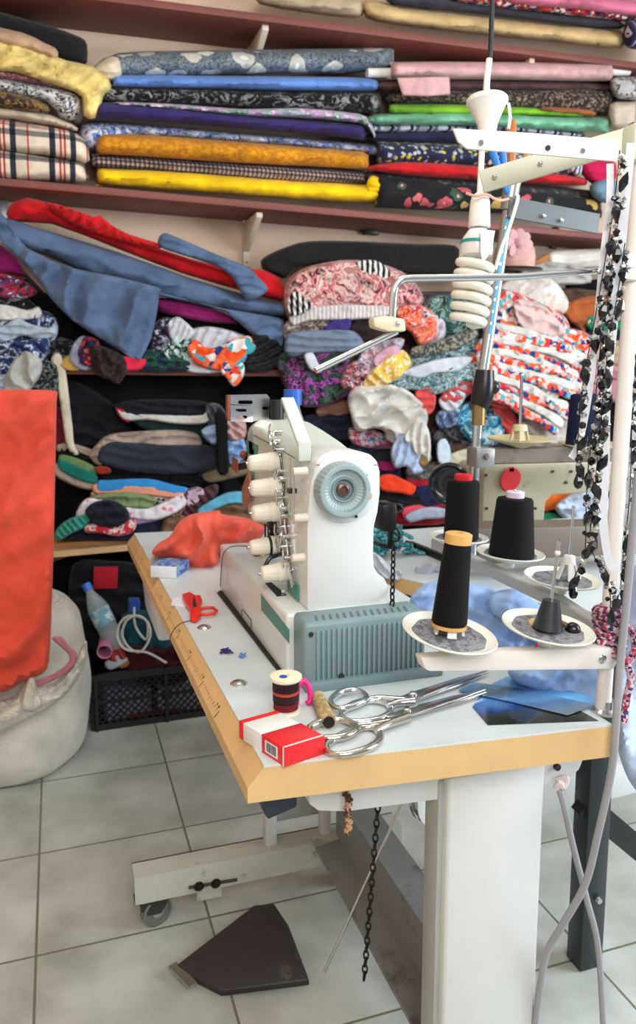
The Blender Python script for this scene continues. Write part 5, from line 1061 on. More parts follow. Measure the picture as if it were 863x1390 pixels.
# tissue box
p = [T(204, 784, zt+.001), T(240, 786, zt+.001)]
u = (p[1]-p[0]).normalized(); v = zz.cross(u)
bxt = thing('tissue_packet', 'small blue and white tissue packet beside the coral cloth', 'tissue packet', p[0].lerp(p[1], .5)+v*.035)
L_ = (p[1]-p[0]).length
MB().prism([p[0], p[1], p[1]+v*.085, p[0]+v*.085], (0, 0, .03), .003).build('packet', solid('packet_white', (220, 226, 236), .35), bxt)
blu = fab('packet_blue', (60, 130, 210), 'noise', [(50, 120, 205), (150, 190, 230), (40, 100, 190)], 40, rough=.35)
MB().prism([p[0]+zz*.0302+v*.004, p[1]+zz*.0302+v*.004, p[1]+zz*.0302+v*.083, p[0]+zz*.0302+v*.083], (0, 0, .001)).build('blue_top', blu, bxt)
MB().prism([p[1]+u*.0003+zz*.004, p[1]+u*.0003+zz*.03, p[1]+u*.0003+zz*.03+v*.083, p[1]+u*.0003+zz*.004+v*.083], u*.0006).build('blue_side', blu, bxt)
# red thread nippers
z1 = zt+.003; redp = solid('nipper_red', (226, 40, 30), .35)
npp = thing('thread_nippers', 'red plastic thread nippers with finger ring near the table edge', 'nippers', T(265, 828, zt))
MB().prism([T(*q, z1) for q in [(247, 812), (258, 809), (266, 814), (272, 813), (275, 820), (272, 826), (273, 840), (266, 846), (258, 844), (258, 832), (252, 824)]], (0, 0, .011), .003).build('body', redp, npp)
MB().tube([T(*q, z1+.006) for q in [(270, 827), (280, 825), (289, 825), (294, 829), (290, 833), (280, 834), (271, 834)]], .0035, 10, True, True).build('finger_ring', redp, npp)
MB().prism([T(261, 824, z1+.012), T(267, 823, z1+.012), T(263, 808, z1+.016)], (0, 0, .0015)).build('blade', dsteel, npp)
MB().ball(T(262, 823, z1+.012), .0035, 2, (1, 1, .6)).build('rivet', chrome, npp)
MB().prism([T(232, 822, zt+.001), T(236, 812, zt+.001), T(249, 811, zt+.001), T(252, 823, zt+.001)], (0, 0, .0015)).build('paper_label', solid('label_white', (226, 230, 240), .6), npp)
thr = solid('dark_thread', (40, 36, 40), .8)
tag(MB().tube(smooth3([T(262, 842, zt+.006), T(248, 845, zt+.002), T(238, 852, zt-.012), T(232, 862, zt-.03), T(229, 878, zt-.045)], 5), .0009, 6).build('thread_end', thr), 'dark thread end running from the nippers over the table edge', 'thread')
tag(MB().tube(smooth3([PX(340, 742, .326), PX(325, 741, .335), PX(312, 743, .343), PX(303, 752, .3455), PX(300, 775, .3455), PX(299, 797, .3455)], 6), .0009, 6).build('thread_end', thr), 'dark thread trailing from the fourth cream knob down the machine bed', 'thread')
def scrap(label, px, py, col, n, s):
    mb = MB(); r2 = random.Random(int(px)); c = T(px, py, zt+.003)
    for k in range(n):
        q = c+V((r2.uniform(-s, s), r2.uniform(-s, s), 0)); pts = [q+V((r2.uniform(-.006, .006), r2.uniform(-.006, .006), r2.uniform(0, .004))) for _ in range(5)]
        mb.tube(smooth3(pts, 3), .0013, 5)
    mb.ball(c, s*.6, 2, (1.2, 1, .35))
    tag(mb.build('thread_scrap', fab('scrap%d' % px, col)), label, 'scrap')
scrap('small purple thread scrap on the table between the two domed caps', 307, 885, (70, 40, 120), 8, .008); scrap('small light blue fluff scrap beside the purple thread scrap', 327, 891, (110, 150, 214), 4, .007)
# bobbin of mixed thread
bc = T(388, 966, zt); bh = .058
bb_ = thing('thread_bobbin', 'cream thread bobbin wound with black and red thread near the corner', 'bobbin', bc)
cr2 = solid('bobbin_cream', (232, 226, 196), .4)
MB().lathe([(0, 0), (.023, 0), (.024, .002), (.023, .005), (.012, .006), (.011, bh-.008), (.022, bh-.007), (.025, bh-.004), (.0245, bh), (.019, bh+.002), (.006, bh+.001), (.005, bh-.004), (0, bh-.004)], bc, (0, 0, 1), 40).build('spool', cr2, bb_)
for h0, h1, r, c in ((.006, .018, .019, (120, 30, 44)), (.018, .030, .020, (52, 36, 44)), (.030, .036, .0202, (200, 80, 60)), (.036, .050, .0205, (50, 30, 40))):
    MB().lathe([(.010, h0), (r, h0+.001), (r, h1-.001), (.010, h1)], bc, (0, 0, 1), 40).build('thread_band', fab('thread_%d' % c[0], c, 'stripes', [(0, c), (.5, tuple(min(255, x+25) for x in c))], 500, stretch=(0, 0, 1)), bb_)
MB().lathe([(0, 0), (.006, 0), (.006, .0006), (0, .0006)], bc+V((-.006, -.008, bh+.002)), (0, 0, 1), 20).build('blue_dot', solid('blue_ink', (40, 70, 180), .4), bb_)
pc = T(412, 958, zt)
MB_ = MB(); MB_.tube(smooth3([pc+V((-.012, 0, .004)), pc+V((-.008, .004, .03)), pc+V((.002, .006, .038)), pc+V((.010, .002, .026)), pc+V((.010, -.002, .008)), pc+V((.004, -.004, .005))], 6), [.0045]*31, 10)
tag(MB_.build('plastic_hook', solid('hot_pink_plastic', (240, 40, 140), .35)), 'hot pink plastic hook standing behind the bobbin', 'hook')
a, b = T(431, 946, zt+.011), T(446, 980, zt+.011)
rl = thing('thread_roll', 'tan wound roll lying between the bobbin and the shears', 'roll', a.lerp(b, .5)-zz*.011)
MB().cyl(a, b, .0105, .0115, 24).build('winding', fab('tan_thread', (190, 164, 116), 'noise', [(180, 150, 100), (206, 184, 136)], 120), rl)
MB().cyl(a+(a-b).normalized()*.004, a, .0085, .0085, 20).build('core_end', blackp, rl); MB().cyl(b, b+(b-a).normalized()*.003, .0085, .0085, 20).build('core_end', blackp, rl)
# red and white box
zb = zt+.0265
P1, P2, P3, P4 = [T(*q, zb) for q in ((324, 978), (375, 964), (440, 1001.5), (387, 1016))]
P3 = P2+(P4-P1)
cb = thing('carton_box', 'red and white cardboard box lying at the near corner of the table', 'box', (P1+P3)/2-zz*.0265)
wbx = solid('box_white', (230, 230, 228), .4); rbx = solid('box_red', (222, 36, 44), .35)
def slab(t0, t1, m, name, g=0.):
    A = [P1.lerp(P4, t0), P2.lerp(P3, t0), P2.lerp(P3, t1), P1.lerp(P4, t1)]; c = (P1+P3)/2
    if g:
        uu = (P2-P1).normalized()*g; A = [A[0]-uu, A[1]+uu, A[2]+uu, A[3]-uu]
    MB().prism([q-zz*(.0262+0) for q in A], (0, 0, .0262+g), .0006).build(name, m, cb)
slab(0, .10, rbx, 'red_end'); slab(.10, .52, wbx, 'white_band'); slab(.52, 1, rbx, 'red_lid', .0008)
w1, w2 = P1.lerp(P4, .965), P2.lerp(P3, .965); uu = (P4-P1).normalized()
MB().prism([w1+zz*.0009, w2+zz*.0009, w2+uu*.0025+zz*.0009, w1+uu*.0025+zz*.0009], (0, 0, .0003)).build('white_line', wbx, cb)
sd = (P1-P2).normalized()*.0011
MB().prism([w1+sd+zz*.001, w1+sd+uu*.0025+zz*.001, w1+sd+uu*.0025-zz*.026, w1+sd-zz*.026], sd*.2).build('white_line', wbx, cb)
def sidept(t, h): return P1.lerp(P4, t)-zz*(.0265*(1-h))+sd
MB().prism([sidept(.60, .2), sidept(.86, .2), sidept(.86, .85), sidept(.60, .85)], sd*.15).build('barcode_patch', wbx, cb)
bcb = MB(); tt = .63; r2 = random.Random(9)
while tt < .83:
    w = r2.choice([.004, .007, .011]); bcb.prism([sidept(tt, .28)+sd*.2, sidept(tt+w, .28)+sd*.2, sidept(tt+w, .78)+sd*.2, sidept(tt, .78)+sd*.2], sd*.1); tt += w+r2.choice([.004, .007])
bcb.build('barcode', solid('ink_grey', (70, 70, 76), .5), cb)
# shears
def shears(label, tip, piv, rings, zb, gap=4, tint=None):
    root = thing('tailor_shears', label, 'scissors', T(*piv, zt)); st = tint or chrome
    z0 = zb
    def ring(pts, dz):
        mb = MB(); q = [T(x, y, z0+dz) for x, y in pts]; q = [V(a) for a in catmull([tuple(a) for a in q], 6, True)]
        n = len(q); mb.tube(q, [.0042+.0018*math.sin(2*math.pi*i/n+.8)**2 for i in range(n)], 10, True, True); return mb
    for i, (pts, sh) in enumerate(rings):
        mb = ring(pts, .006 if i else .009)
        sp = [T(x, y, z0+.006+.003*i) for x, y in sh]; k = smooth3(sp, 5); n = len(k)
        mb.tube(k, [.0045+.003*(j/n) for j in range(n)], 10); mb.build('finger_loop', st, root)
    tp, pv = T(*tip, z0), T(*piv, z0); d = (tp-pv).normalized(); s = zz.cross(d)
    for i, sg in enumerate((1, -1)):
        bl = MB(); o_ = zz*(.004+.0035*i); back = pv-d*.035
        bl.prism([back+s*sg*.006+o_, back-s*sg*.006+o_, pv-s*sg*.010+o_, pv+d*(tp-pv).length*.6-s*sg*.009+o_, tp-s*sg*.001+o_+d*.0, pv+d*.01+s*sg*.013+o_, pv+s*sg*.014+o_], (0, 0, .003), .0008)
        bl.build('blade', steel if i else st, root)
    MB().lathe([(0, .005), (.004, .005), (.0065, .003), (.0068, 0), (0, 0)], pv+zz*.0105, (0, 0, 1), 20).build('pivot_screw', st, root)
warm = solid('warm_chrome', (206, 198, 186), .16, 1., var=.05)
shears('upper pair of steel shears lying against the grey machine cover', (664, 917), (560, 952), [([(450, 950), (462, 940), (482, 937), (495, 942), (496, 950), (482, 957), (464, 962), (452, 958)], [(495, 950), (515, 948), (535, 950), (562, 952)]), ([(464, 968), (480, 956), (505, 951), (526, 956), (530, 966), (516, 976), (490, 980), (470, 977)], [(526, 958), (540, 954), (562, 952)])], zt+.001)
shears('lower pair of worn steel shears nearest the table edge', (660, 944), (552, 974), [([(420, 988), (436, 980), (460, 977), (478, 982), (484, 990), (466, 1000), (440, 1002), (424, 996)], [(480, 986), (505, 984), (530, 980), (554, 974)]), ([(444, 1012), (464, 998), (492, 988), (512, 990), (516, 1002), (500, 1016), (470, 1024), (448, 1022)], [(510, 992), (525, 984), (554, 974)])], zt+.001, tint=warm)
# photographs
def photo(label, pts, z, m):
    q = [T(x, y, z) for x, y in pts]; tag(MB().prism(q, (0, 0, .0006)).build('photograph', m), label, 'photograph', None)
def scenic(key, cols, pos, rough=.12, ax=1, dist=1.2):
    m, nt, b = _new(key); L = nt.links.new
    tc = _n(nt, 'ShaderNodeTexCoord'); nz = _n(nt, 'ShaderNodeTexNoise'); nz.inputs['Scale'].default_value = 26; nz.inputs['Detail'].default_value = 5
    L(tc.outputs['Object'], nz.inputs['Vector']); sx = _n(nt, 'ShaderNodeSeparateXYZ'); L(tc.outputs['Generated'], sx.inputs[0])
    f = _math(nt, 'ADD', sx.outputs[ax], _math(nt, 'MULTIPLY', _math(nt, 'SUBTRACT', nz.outputs[0], .5), .35*dist))
    r = _ramp(nt, cols, pos, False); L(f, r.inputs[0]); L(r.outputs[0], b.inputs['Base Color']); b.inputs['Roughness'].default_value = rough; b.inputs['Coat Weight'].default_value = .6; b.inputs['Coat Roughness'].default_value = .08
    return m
photo('dark photograph of a shore under blue sky, nearest the table edge', [(641, 960), (662, 984.5), (812, 978.5), (782, 962), (700, 948), (652, 944)], zt+.0015, scenic('photo_dark', [(30, 34, 38), (44, 48, 44), (52, 60, 60), (30, 60, 120), (60, 120, 190), (90, 150, 210)], [0, .3, .45, .55, .8, 1]))
photo('grey blue photograph lying across the dark one', [(622, 938), (640, 926), (700, 934), (808, 957), (770, 971), (690, 952)], zt+.004, scenic('photo_grey', [(120, 140, 160), (80, 110, 150), (100, 150, 200), (60, 80, 110), (120, 170, 214)], [0, .3, .5, .7, 1]))
photo('bright blue photograph under the grey blue one', [(652, 936), (690, 918), (760, 932), (806, 948), (800, 962), (720, 950)], zt+.0028, scenic('photo_blue', [(70, 140, 200), (110, 180, 230), (60, 120, 190), (130, 190, 230)], [0, .3, .6, 1]))
# blue cloths
pb = fab('pale_blue_cloth', (160, 188, 232), var=.10, sheen=.1)
cloth('rolled_cloth', 'light blue rolled cloth lying on the table behind the photographs', 'cloth', [(690, 908), (730, 898), (790, 900), (818, 908), (820, 946), (808, 964), (772, 956), (724, 938), (700, 926)], 1.06, pb, .05, .05, 18, [(70, 30, .006)], .004)
cloth('draped_cloth', 'pale blue cloth heap on the far side of the table behind the thread dishes', 'cloth', [(556, 816), (568, 798), (592, 788), (630, 790), (676, 800), (700, 812), (740, 842), (760, 850), (830, 836), (850, 850), (846, 900), (800, 910), (740, 906), (700, 900), (660, 880), (640, 860), (600, 850), (570, 836)], 1.42, pb, .08, .08, 16, [(40, 40, .016), (100, 26, .008)], .008, 3, dens=900)
cloth('rolled_cloth', 'pale blue rolled end lying among the blue heap left of the dishes', 'cloth', [(664, 812), (676, 802), (700, 800), (720, 812), (750, 836), (762, 852), (730, 850), (690, 842), (668, 832)], 1.3, pb, .05, .05, 16, [(50, 30, .006)], .004, 3)
cloth('draped_cloth', 'very pale blue cloth hanging down at the right edge beside the table', 'cloth', [(842, 880), (846, 850), (854, 790), (870, 760), (920, 760), (920, 1110), (880, 1090), (862, 1072), (848, 1048), (838, 1012), (836, 960), (838, 920)], 1.02, fab('ice_blue', (196, 214, 242), var=.08, sheen=.1), .05, .05, 16, [(12, 60, .014), (160, 80, .01)], .006, 3, dens=700)
# on the second table
# ================================================================ THREAD STAND ON THE FIRST TABLE
stw = solid('stand_white', (226, 220, 214), .4, var=.03, dirt=((180, 170, 160), 14, .68))
sty = solid('stand_yellowish', (200, 204, 184), .45, var=.04)
dishm = solid('dish_cream', (226, 226, 212), .4, var=.03); felt = fab('grey_felt', (122, 122, 128), 'noise', [(100, 100, 108), (146, 146, 150), (118, 118, 124)], 60)
YS = .93
pb_ = T(817, 966, zt); ptop = PY(863, 168, YS); pxx = (pb_.x+.772)/2
ts = thing('thread_stand', 'tall white thread stand with two arms of dishes on the near table corner', 'thread stand', (pb_.x, YS, zt))
PX0 = .772
mb = MB(); mb.cyl((PX0-.004, YS, zt+.008), (PX0+.011, YS, 1.70), .0115, seg=28); mb.build('post', stw, ts)
MB().lathe([(0, 0), (.020, 0), (.020, .004), (.014, .008), (.0135, .02), (.0, .02)], (PX0, YS, zt+.001), (0, 0, 1), 32).build('foot', steel, ts)
# lower arm to the left and lower arm to the back
a, b = PY(574, 903, YS-.012), PY(836, 893, YS-.012)
mb = MB(); mb.prism([PY(571, 893, YS-.02), PY(577, 909, YS-.02), PY(584, 912, YS-.02), PY(833, 909, YS-.02), PY(838, 900, YS-.02), PY(838, 884, YS-.02), PY(831, 879, YS-.02), PY(700, 884, YS-.02)], (0, .022, 0), .003); mb.build('lower_arm', stw, ts)
p = PY(818, 895, YS-.021); MB().lathe([(0, .002), (.004, .002), (.007, 0), (.007, -.002), (0, -.002)], p, (0, -1, 0), 18).build('clamp_bolt', steel, ts)
zA = .905
mb = MB(); mb.bar((PX0+.01, YS, zA+.0), (.826, 1.13, zA-.004), .022, .024, bev=.003); mb.bar((.826, 1.12, zA-.004), (.832, 1.62, zA-.004), .022, .024, bev=.003); mb.build('back_arm', solid('arm_grey', (176, 172, 168), .45, var=.06), ts)
def dish(stand, c, n, r, label=None, mat=dishm, pad=True):
    n = V(n).normalized(); e_ = bpy.data.objects.new('dish', None); COL.objects.link(e_); e_.parent = stand; e_.location = V(c)-wloc(stand)
    MB().lathe([(0, -.006), (.012, -.006), (r*.55, -.002), (r*.97, .0085), (r, .011), (r*.985, .0125), (r*.94, .0105), (r*.55, .002), (0, .001)], c, n, 56).build('plate', mat, e_)
    if pad: MB().lathe([(0, .0015), (r*.55, .0025), (r*.78, .0062), (r*.78, .0075), (r*.5, .005), (0, .004)], c, n, 48, lambda u, h: 1+.05*math.sin(u*31)*math.sin(u*17)).build('felt_pad', felt, e_)
    MB().cyl(V(c)-n*.018, V(c)-n*.004, .010, .012, 20).build('boss', mat, e_)
    return V(c), n
def pin(stand, c, n, h, hold, hm, fins=True, pinr=.0024, ball=False):
    """spindle with a cone holder at its foot"""
    n = V(n).normalized(); c = V(c); e_ = bpy.data.objects.new('spindle', None); COL.objects.link(e_); e_.parent = stand; e_.location = c-wloc(stand)
    MB().lathe([(0, h), (pinr*1.2, h), (pinr*1.4, h-.003), (pinr*1.1, h-.006), (pinr, h-.007), (pinr, 0), (0, 0)], c, n, 14).build('pin', chrome, e_)
    if hold:
        r0, r1, hh = hold; k = MB(); x = n.orthogonal().normalized(); y = n.cross(x)
        if fins:
            for i in range(4):
                a = i*math.pi/2+.5; d = x*math.cos(a)+y*math.sin(a); t = n.cross(d)
                k.prism([c+d*r0+n*.004+t*-.0065, c+d*r0+n*.004+t*.0065, c+d*r1+n*hh*.75+t*.0045, c+d*r1+n*hh*.75-t*.0045], -d*.004)
            k.lathe([(0, hh*.66), (r1*1.08, hh*.66), (r1*.95, hh*.97), (r1*.85, hh), (0, hh)], c, n, 28)
        else: k.lathe([(0, .004), (r0, .004), (r1, hh), (0, hh)], c, n, 32)
        k.build('cone_holder', hm, e_)
    if ball: MB().ball(c+n*h*.86, .0045, 2).build('bead_stop', stw, e_)
    return e_
yA = YS-.005
cA = PY(608, 868, yA); nA = V((.13, -.14, 1)); dish(ts, cA, nA, .0665)
cB = PY(742, 860, yA); nB = V((.09, -.10, 1)); dish(ts, cB, nB, .0665)
cC = T(762, 792, .932); nC = V((.05, -.06, 1)); dish(ts, cC, nC, .0665)
cD = T(692, 757, .932); nD = V((.05, -.04, 1)); dish(ts, cD, nD, .068)
cE = T(622, 735, .932); nE = V((.04, -.02, 1)); dish(ts, cE, nE, .0655)
whp = solid('holder_white', (224, 224, 220), .4)
pin(ts, cA+nA.normalized()*.004, V((.085, 0, 1)), .13, (.021, .016, .036), whp)
eb = pin(ts, cB+nB.normalized()*.004, V((.10, 0, 1)), .134, (.0215, .012, .046), solid('holder_black', (38, 40, 44), .4), fins=False, ball=True)
pin(ts, cC+nC.normalized()*.004+V((.012, .0, 0)), V((.04, 0, 1)), .135, (.021, .0105, .046), whp)
pin(ts, cD+nD.normalized()*.004, V((.03, 0, 1)), .135, None, None); pin(ts, cE+nE.normalized()*.004, V((.02, 0, 1)), .135, None, None)
blackthr = None
def thread_mat(key, c):
    m, nt, b = _new(key); L = nt.links.new; tc = _n(nt, 'ShaderNodeTexCoord')
    wv = _n(nt, 'ShaderNodeTexWave', wave_type='BANDS', bands_direction='Z'); wv.inputs['Scale'].default_value = 210; wv.inputs['Distortion'].default_value = 2.5; wv.inputs['Detail'].default_value = 2
    L(tc.outputs['Object'], wv.inputs['Vector'])
    L(_mix(nt, wv.outputs['Fac'], lin([x*.7 for x in c]), lin([min(255, x*1.5+4) for x in c])), b.inputs['Base Color']); b.inputs['Roughness'].default_value = .7; b.inputs['Specular IOR Level'].default_value = .18
    bp = _n(nt, 'ShaderNodeBump'); bp.inputs['Strength'].default_value = .5; bp.inputs['Distance'].default_value = .001; L(wv.outputs['Fac'], bp.inputs['Height']); L(bp.outputs[0], b.inputs['Normal'])
    return m
thk = thread_mat('black_thread', (7, 7, 9)); thn = thread_mat('navy_thread', (14, 22, 48))
paper = solid('paper_tube', (214, 164, 96), .6)
def cone(label, c, n, h, r0, r1, capm, capr, thm=thk, base=None, up0=.0):
    n = V(n).normalized(); c = V(c); t = thing('thread_cone', label, 'thread cone', c, 'cones of thread on the stands')
    MB().lathe([(0, up0+.002), (r0*.9, up0), (r0, up0+.004), (r0*.99, up0+.010), (r1*1.03, h-.007), (r1*.97, h-.002), (r1*.7, h), (0, h)], c, n, 48).build('winding', thm, t)
    MB().lathe([(0, h-.002), (capr, h-.002), (capr, h+.011), (capr*.85, h+.0125), (capr*.32, h+.0125), (capr*.30, h+.006), (0, h+.006)], c, n, 36).build('tube_end', capm, t)
    if base: MB().lathe([(r0*.55, up0-.004), (r0*.98, up0-.004), (r0*1.0, up0+.001), (r0*.55, up0+.001)], c, n, 40).build('tube_foot', base, t)
    return t
cone('slim black thread cone with tan paper ends on the nearest left dish', cA+V((.001, 0, .022)), V((.085, -.01, 1)), .116, .0245, .018, paper, .0185, base=paper)
cone('wide black thread cone with a pale lilac cap, right of the red capped cone', cD+V((0, -.004, .002)), V((.03, -.01, 1)), .122, .0455, .035, solid('lilac_cap', (220, 206, 226), .4), .018)
cone('black thread cone with red and white cap, left of the lilac capped cone', cE+V((.006, 0, .005)), V((.02, 0, 1)), .132, .0385, .034, solid('red_cap', (206, 26, 36), .35), .020)
c_ = cE+V((.006, 0, .005))+V((.02, 0, 1)).normalized()*.145
# beads lying on the dish
for lb, px, py, r, col, mt in (('faceted copper bead on the dish behind the black bead', 760, 847, .0075, (196, 110, 40), .9), ('round black bead on the dish beside the black cone holder', 777, 855, .0115, (18, 18, 20), 0), ('tiny pink bead at the near edge of the dish', 728, 876, .0028, (240, 60, 150), 0), ('tan nut shaped bead behind the black cone holder', 724, 846, .008, (214, 190, 130), 0)):
    p = PY(px, py, yA-.005 if px != 724 else yA+.02); tag(MB().ball(p, r, 1 if mt else 3).build('bead', solid('bead_%d' % px, col, .18, mt), angle=20), lb, 'bead')
# upper guides
mb = MB(); y_ = YS-.012
mb.prism([PY(615, 174, y_), PY(622, 192, y_), PY(634, 202, y_), PY(700, 207, y_), PY(836, 219, y_), PY(840, 214, y_), PY(838, 190, y_), PY(720, 180, y_)], (0, .004, 0), .001); mb.build('top_guide_arm', stw, ts)
for px, py in ((652, 194), (743, 201), (790, 205)):
    p = PY(px, py, y_-.0005); MB().cyl(p, p+V((0, -.002, 0)), .0035, seg=14).build('guide_hole', dsteel if px == 743 else steel, ts)
mb = MB(); a = T(653, 247, 1.575); b = V((PX0, YS+.0, 1.625)); mb.bar(a, b, .004, .032, V((0, 0, 1)), .001); mb.build('back_guide_arm', sty, ts)
for t in (.1, .4, .7):
    p = a.lerp(b, t)-rt*.003-fw*.004; MB().ball(p, .0035, 2).build('guide_rivet', steel, ts)
MB().box((PX0, YS, 1.615), (.034, .034, .05), None, .006).build('top_clamp', sty, ts)
zr = PY(853, 365, YS).z
rod = [V((PX0, YS-.012, zr)), PY(700, 376, YS-.02), PY(560, 378, YS-.02), PY(545, 380, YS-.02), PY(537, 388, YS-.02), PY(534, 402, YS-.02), PY(532, 436, YS-.02)]
rr = [rod[0], rod[1]]+smooth3(rod[2:], 5); MB().tube(rr, .0047, 14).build('swing_rod', chrome, ts)
MB().box((PX0, YS, zr), (.034, .034, .036), None, .005).build('rod_clamp', stw, ts)
MB().prism([PY(507, 431, YS-.03), PY(524, 428, YS-.03), PY(550, 433, YS-.03), PY(552, 450, YS-.03), PY(528, 450, YS-.03), PY(508, 444, YS-.03)], (0, .02, 0), .003).build('rod_joint', solid('joint_cream', (214, 204, 176), .45), ts)
p = PY(540, 439, YS-.031); MB().ball(p, .004, 2).build('joint_screw', chrome, ts)
MB().tube([PY(538, 450, YS-.02), PY(428, 503, YS-.03)], .0042, 12).build('end_rod', chrome, ts)

# ================================================================ BEADED TRIMS
jet = solid('jet_bead', (12, 12, 15), .12, spec=.7); silv = solid('silver_bead', (206, 206, 200), .15, .9); ribm = fab('white_ribbon', (246, 246, 250), var=.03)
def unit_mesh(name, build):
    mb = MB(); build(mb); me = bpy.data.meshes.new(name); mb.bm.to_mesh(me); mb.bm.free(); return me
def diamond(mb): mb.lathe([(0, -1.5), (.45, -.75), (.72, 0), (.45, .75), (0, 1.5)], (0, 0, 0), (0, 0, 1), 6)
me_d = unit_mesh('diamond_bead', diamond); me_d.materials.append(jet)
me_r = unit_mesh('round_bead', lambda mb: mb.ball((0, 0, 0), 1, 1)); me_r.materials.append(jet)
me_s = unit_mesh('silver_bead', lambda mb: mb.ball((0, 0, 0), 1, 1)); me_s.materials.append(silv)
me_p = unit_mesh('drop_bead', lambda mb: mb.lathe([(0, 1.9), (.25, 1.2), (.62, 0), (.66, -.5), (.45, -1), (0, -1.25)], (0, 0, 0), (0, 0, 1), 8)); me_p.materials.append(jet)
def put(me, name, parent, p, s, rot):
    o = bpy.data.objects.new(name, me); COL.objects.link(o); o.parent = parent; o.location = V(p)-wloc(parent); o.scale = (s,)*3; o.rotation_euler = rot; return o
def ribbon(parent, path, w, nrm=None):
    pts = smooth3(path, 6); mb = MB(); L_ = []; R_ = []
    for i, p in enumerate(pts):
        d = (pts[min(i+1, len(pts)-1)]-pts[max(i-1, 0)]).normalized(); s = d.cross(fw).normalized(); tw = .12*math.sin(i*.35)
        s = (s*math.cos(tw)+fw*math.sin(tw)); L_.append(mb.bm.verts.new(p-s*w/2)); R_.append(mb.bm.verts.new(p+s*w/2))
    for i in range(len(pts)-1): mb.bm.faces.new((L_[i], L_[i+1], R_[i+1], R_[i]))
    bmesh.ops.solidify(mb.bm, geom=mb.bm.faces[:], thickness=.0008)
    return mb.build('ribbon', ribm, parent)
BR = random.Random(21)
def strand(label, path, Y, rib=None, ribw=.010, step=.0088, endb=True, seed=1):
    P = [PY(x, y, Y) for x, y in path]; t = thing('beaded_trim', label, 'trim', P[0], 'black and silver beaded trims on the stand')
    if rib: ribbon(t, [PY(x, y, Y+.008) for x, y in rib], ribw)
    pts = smooth3(P, 8); MB().tube(pts, .0008, 5).build('thread', thr, t)
    acc = 0; k = 0; last = pts[0]
    for p in pts:
        if (p-last).length < step*(.8 if k % 4 else 1.25): continue
        last = p; k += 1; off = V((BR.uniform(-.0045, .0045), -.004-BR.uniform(0, .006), 0)); r3 = (BR.uniform(-.5, .5), BR.uniform(-.5, .5), BR.uniform(0, 3))
        if k % 4 == 0: put(me_d, 'diamond_bead', t, p+off, .0098, r3)
        elif k % 4 == 2: put(me_r, 'round_bead', t, p+off, BR.uniform(.0052, .0072), r3)
        else: put(me_s, 'silver_bead', t, p+off, BR.uniform(.0038, .0056), r3)
        if k % 3 == 0: put(me_s if k % 2 else me_r, 'silver_bead' if k % 2 else 'round_bead', t, p-off*1.6+V((0, -.012, .003)), .0038, r3)
    if endb: put(me_p, 'drop_bead', t, P[-1]+V((0, -.004, -.012)), .0098, (0, 0, 0))
    return t
strand('beaded trim hanging leftmost, its tip above the tall chrome pin', [(841, 204), (838, 236), (830, 300), (818, 372), (806, 440), (793, 510), (786, 570), (783, 618), (783, 640)], .895, [(828, 222), (827, 280), (820, 340), (812, 420), (806, 480), (798, 540), (786, 600), (775, 622)])
strand('beaded trim hanging second from left beside the wide white ribbon', [(840, 260), (834, 330), (824, 400), (815, 470), (808, 540), (802, 600), (797, 650), (795, 700), (793, 750), (776, 790)], .905, None)
strand('beaded trim along the wide white ribbon in front of the post', [(848, 330), (838, 400), (828, 450), (822, 500), (816, 560), (811, 620), (806, 680), (802, 740), (826, 800), (828, 826)], .885, [(857, 194), (852, 240), (843, 330), (832, 440), (823, 540), (821, 640), (818, 700), (826, 760), (836, 772)], .0125)
strand('beaded trim at the right edge of the picture behind the post', [(866, 420), (860, 470), (858, 530), (857, 580), (856, 640), (853, 690), (847, 740), (842, 800)], .93, [(866, 540), (860, 600), (855, 650), (850, 700), (846, 750), (838, 764)], .010)
# cord wound round the foot of the stand
yarn = fab('confetti_cord', (150, 100, 130), 'cells', [(200, 120, 140), (60, 56, 96), (226, 190, 200), (190, 60, 80), (90, 70, 110), (236, 214, 220)], 240)
kn = MB(); r2 = random.Random(4); c0_ = PY(836, 868, YS-.02)
for j in range(7):
    pts = []
    z_ = c0_.z+.040-.011*j
    for i in range(14):
        a = i*2*math.pi/14; rr_ = .019+.003*math.sin(3*a+j); pts.append(V((PX0+rr_*math.cos(a), YS+rr_*math.sin(a), z_+.003*math.sin(2*a+j))))
    kn.tube(pts, .0058, 8, True, True)
lp = [PY(846, 846, YS-.03), PY(858, 858, YS-.03), PY(862, 880, YS-.03), PY(852, 898, YS-.03), PY(842, 886, YS-.03), PY(850, 900, YS-.03), PY(856, 920, YS-.03), PY(850, 950, YS-.03), PY(846, 980, YS-.03)]
kn.tube(smooth3(lp, 6), .0055, 8)
tag(kn.build('yarn_wrap', yarn), 'pink and navy flecked cord wound round the foot of the white post', 'cord')

# ================================================================ SECOND TABLE, SECOND MACHINE
t2 = thing('work_table', 'second white work table standing behind the thread dishes', 'table', (1.5, 1.9, 0))
zt2_ = .79
q = [T(502, 779, zt2_)+V((.03, 0, 0)), T(600, 797, zt2_), T(900, 846, zt2_), T(960, 690, zt2_), T(505, 722, zt2_)]
MB().prism([p-zz*.003 for p in q], (0, 0, .003)).build('laminate_top', lam, t2)
MB().prism([p-zz*.04 for p in q], (0, 0, .0368)).build('wood_core', solid('wood_edge_two', (214, 180, 128), .5), t2)
dkg = solid('dark_green_steel', (50, 58, 60), .35, .3, var=.1, vscale=6)
la = PY(818, 1100, 1.28)
MB().box((PY(812, 1100, 1.28).x, 1.30, .37), (.058, .05, .74), None, .003).build('steel_leg', dkg, t2)
MB().box((PY(850, 1100, 1.5).x+.5, 2.3, .37), (.05, .05, .74), None, .003).build('steel_leg', dkg, t2)
MB().box((q[4].x+.10, q[4].y-.08, .37), (.05, .05, .74), None, .003).build('steel_leg', dkg, t2)
